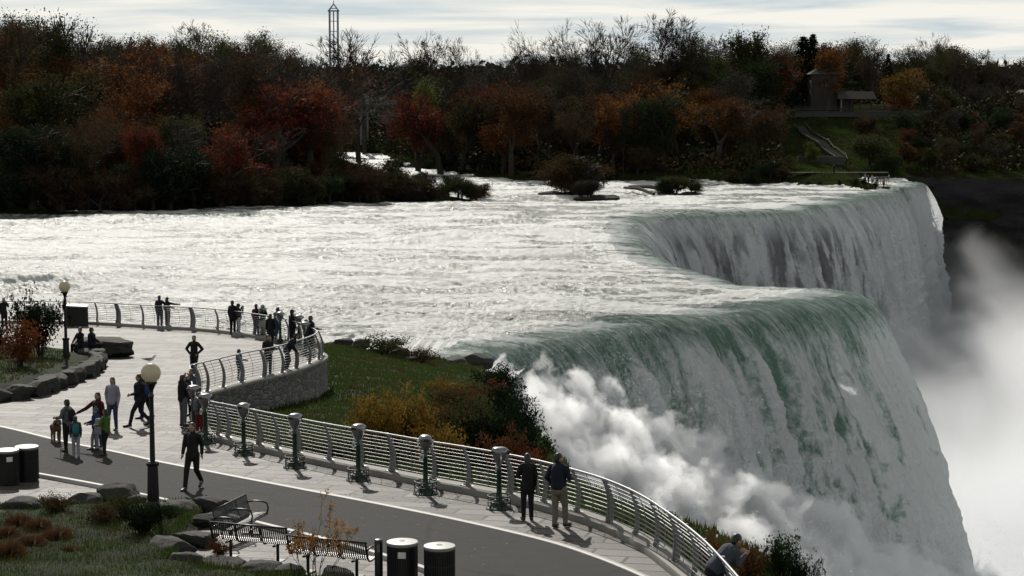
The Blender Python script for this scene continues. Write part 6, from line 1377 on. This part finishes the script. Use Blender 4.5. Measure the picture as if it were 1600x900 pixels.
for i, (px, Y, t, l) in enumerate([(1345, 330, A, 'tiny dark figure farthest left on the small falls viewing point'), (1352, 327, 'c_lilac', 'tiny pale clothed figure on the small falls viewing point'), (1357, 325, A, 'tiny dark figure in the middle of the far viewing point'), (1363, 327, 'c_white', 'tiny figure in white on the far viewing point'), (1370, 326, A, 'tiny dark figure at the fence of the far viewing point'), (1381, 325, 'c_red', 'tiny figure at the tip of the far viewing point'), (1303, 335, A, 'tiny dark figure on the path left of the far viewing point')]):
    q = atd(px, 275, Y); person(0, 0, 1.7, i*50, l, t, A, loc=(q.x, Y, zi_(q.x, Y)), voxel=.03, detail=False, group='tiny visitors at the far viewing point')
# dog: curly tan coat, walking towards the camera
simple('dog_fur', (.30, .20, .125), .9, 0, .3, .8, 30)
dp = atp(88, 690); m = MB()
cap(m, (0, -.26, .46), (0, -.02, .47), .115, .125, 1.0, 14); cap(m, (0, -.02, .47), (0, .20, .49), .125, .14, 1.0, 14); cap(m, (0, .22, .52), (0, .34, .66), .085, .075)
m.ball((0, .38, .70), (.085, .10, .09), 12, 9); cap(m, (0, .44, .68), (0, .55, .655), .05, .038)
for s in (-1, 1):
    cap(m, (s*.085, .38, .72), (s*.10, .37, .61), .03, .035)
    fx = .10 if s > 0 else -.06
    cap(m, (s*.085, .20, .44), (s*.09, .19+fx*.6, .25), .06, .042); cap(m, (s*.09, .19+fx*.6, .25), (s*.09, .17+fx, .06), .04, .036); cap(m, (s*.09, .17+fx, .04), (s*.09, .23+fx, .03), .036, .03)
    bx_ = -.08 if s > 0 else .06
    cap(m, (s*.085, -.24, .44), (s*.09, -.18+bx_*.5, .30), .085, .055); cap(m, (s*.09, -.18+bx_*.5, .30), (s*.09, -.34+bx_, .17), .045, .034); cap(m, (s*.09, -.34+bx_, .17), (s*.09, -.31+bx_, .05), .034, .032); cap(m, (s*.09, -.31+bx_, .035), (s*.09, -.25+bx_, .03), .034, .03)
m.tube([(0, -.36, .50), (0, -.46, .56), (0, -.54, .52)], [.04, .032, .02], 8)
dog = fuse('dog', m, M['dog_fur'], None, .014, 2); dog.location = dp; dog.rotation_euler = (0, 0, R(-160)); tag(dog, 'curly tan dog on a lead walking towards the camera', 'dog')
e = MB(); e.ball((0, .585, .662), (.017, .014, .013), 8, 6); e.build('nose', M['shoe'], dog, smooth=True)
for s in (-1, 1): MB().ball((s*.038, .462, .725), .011, 8, 6).build('eye', M['shoe'], dog, smooth=True)
MB().lathe([(.10, -.015), (.105, 0), (.10, .015)], n=16).build('collar', M['c_red'], dog).location = (0, .29, .60)
a = dp+Vector((.15, -.18, .62)); b = atp(106, 706)+Vector((-.22, .05, 1.0)); o = MB().tube([a, (a+b)/2-Vector((0, 0, .12)), b], .009, 5).build('dog_lead', M['c_black']); tag(o, 'thin dark lead between the tan dog and its walker', 'lead')
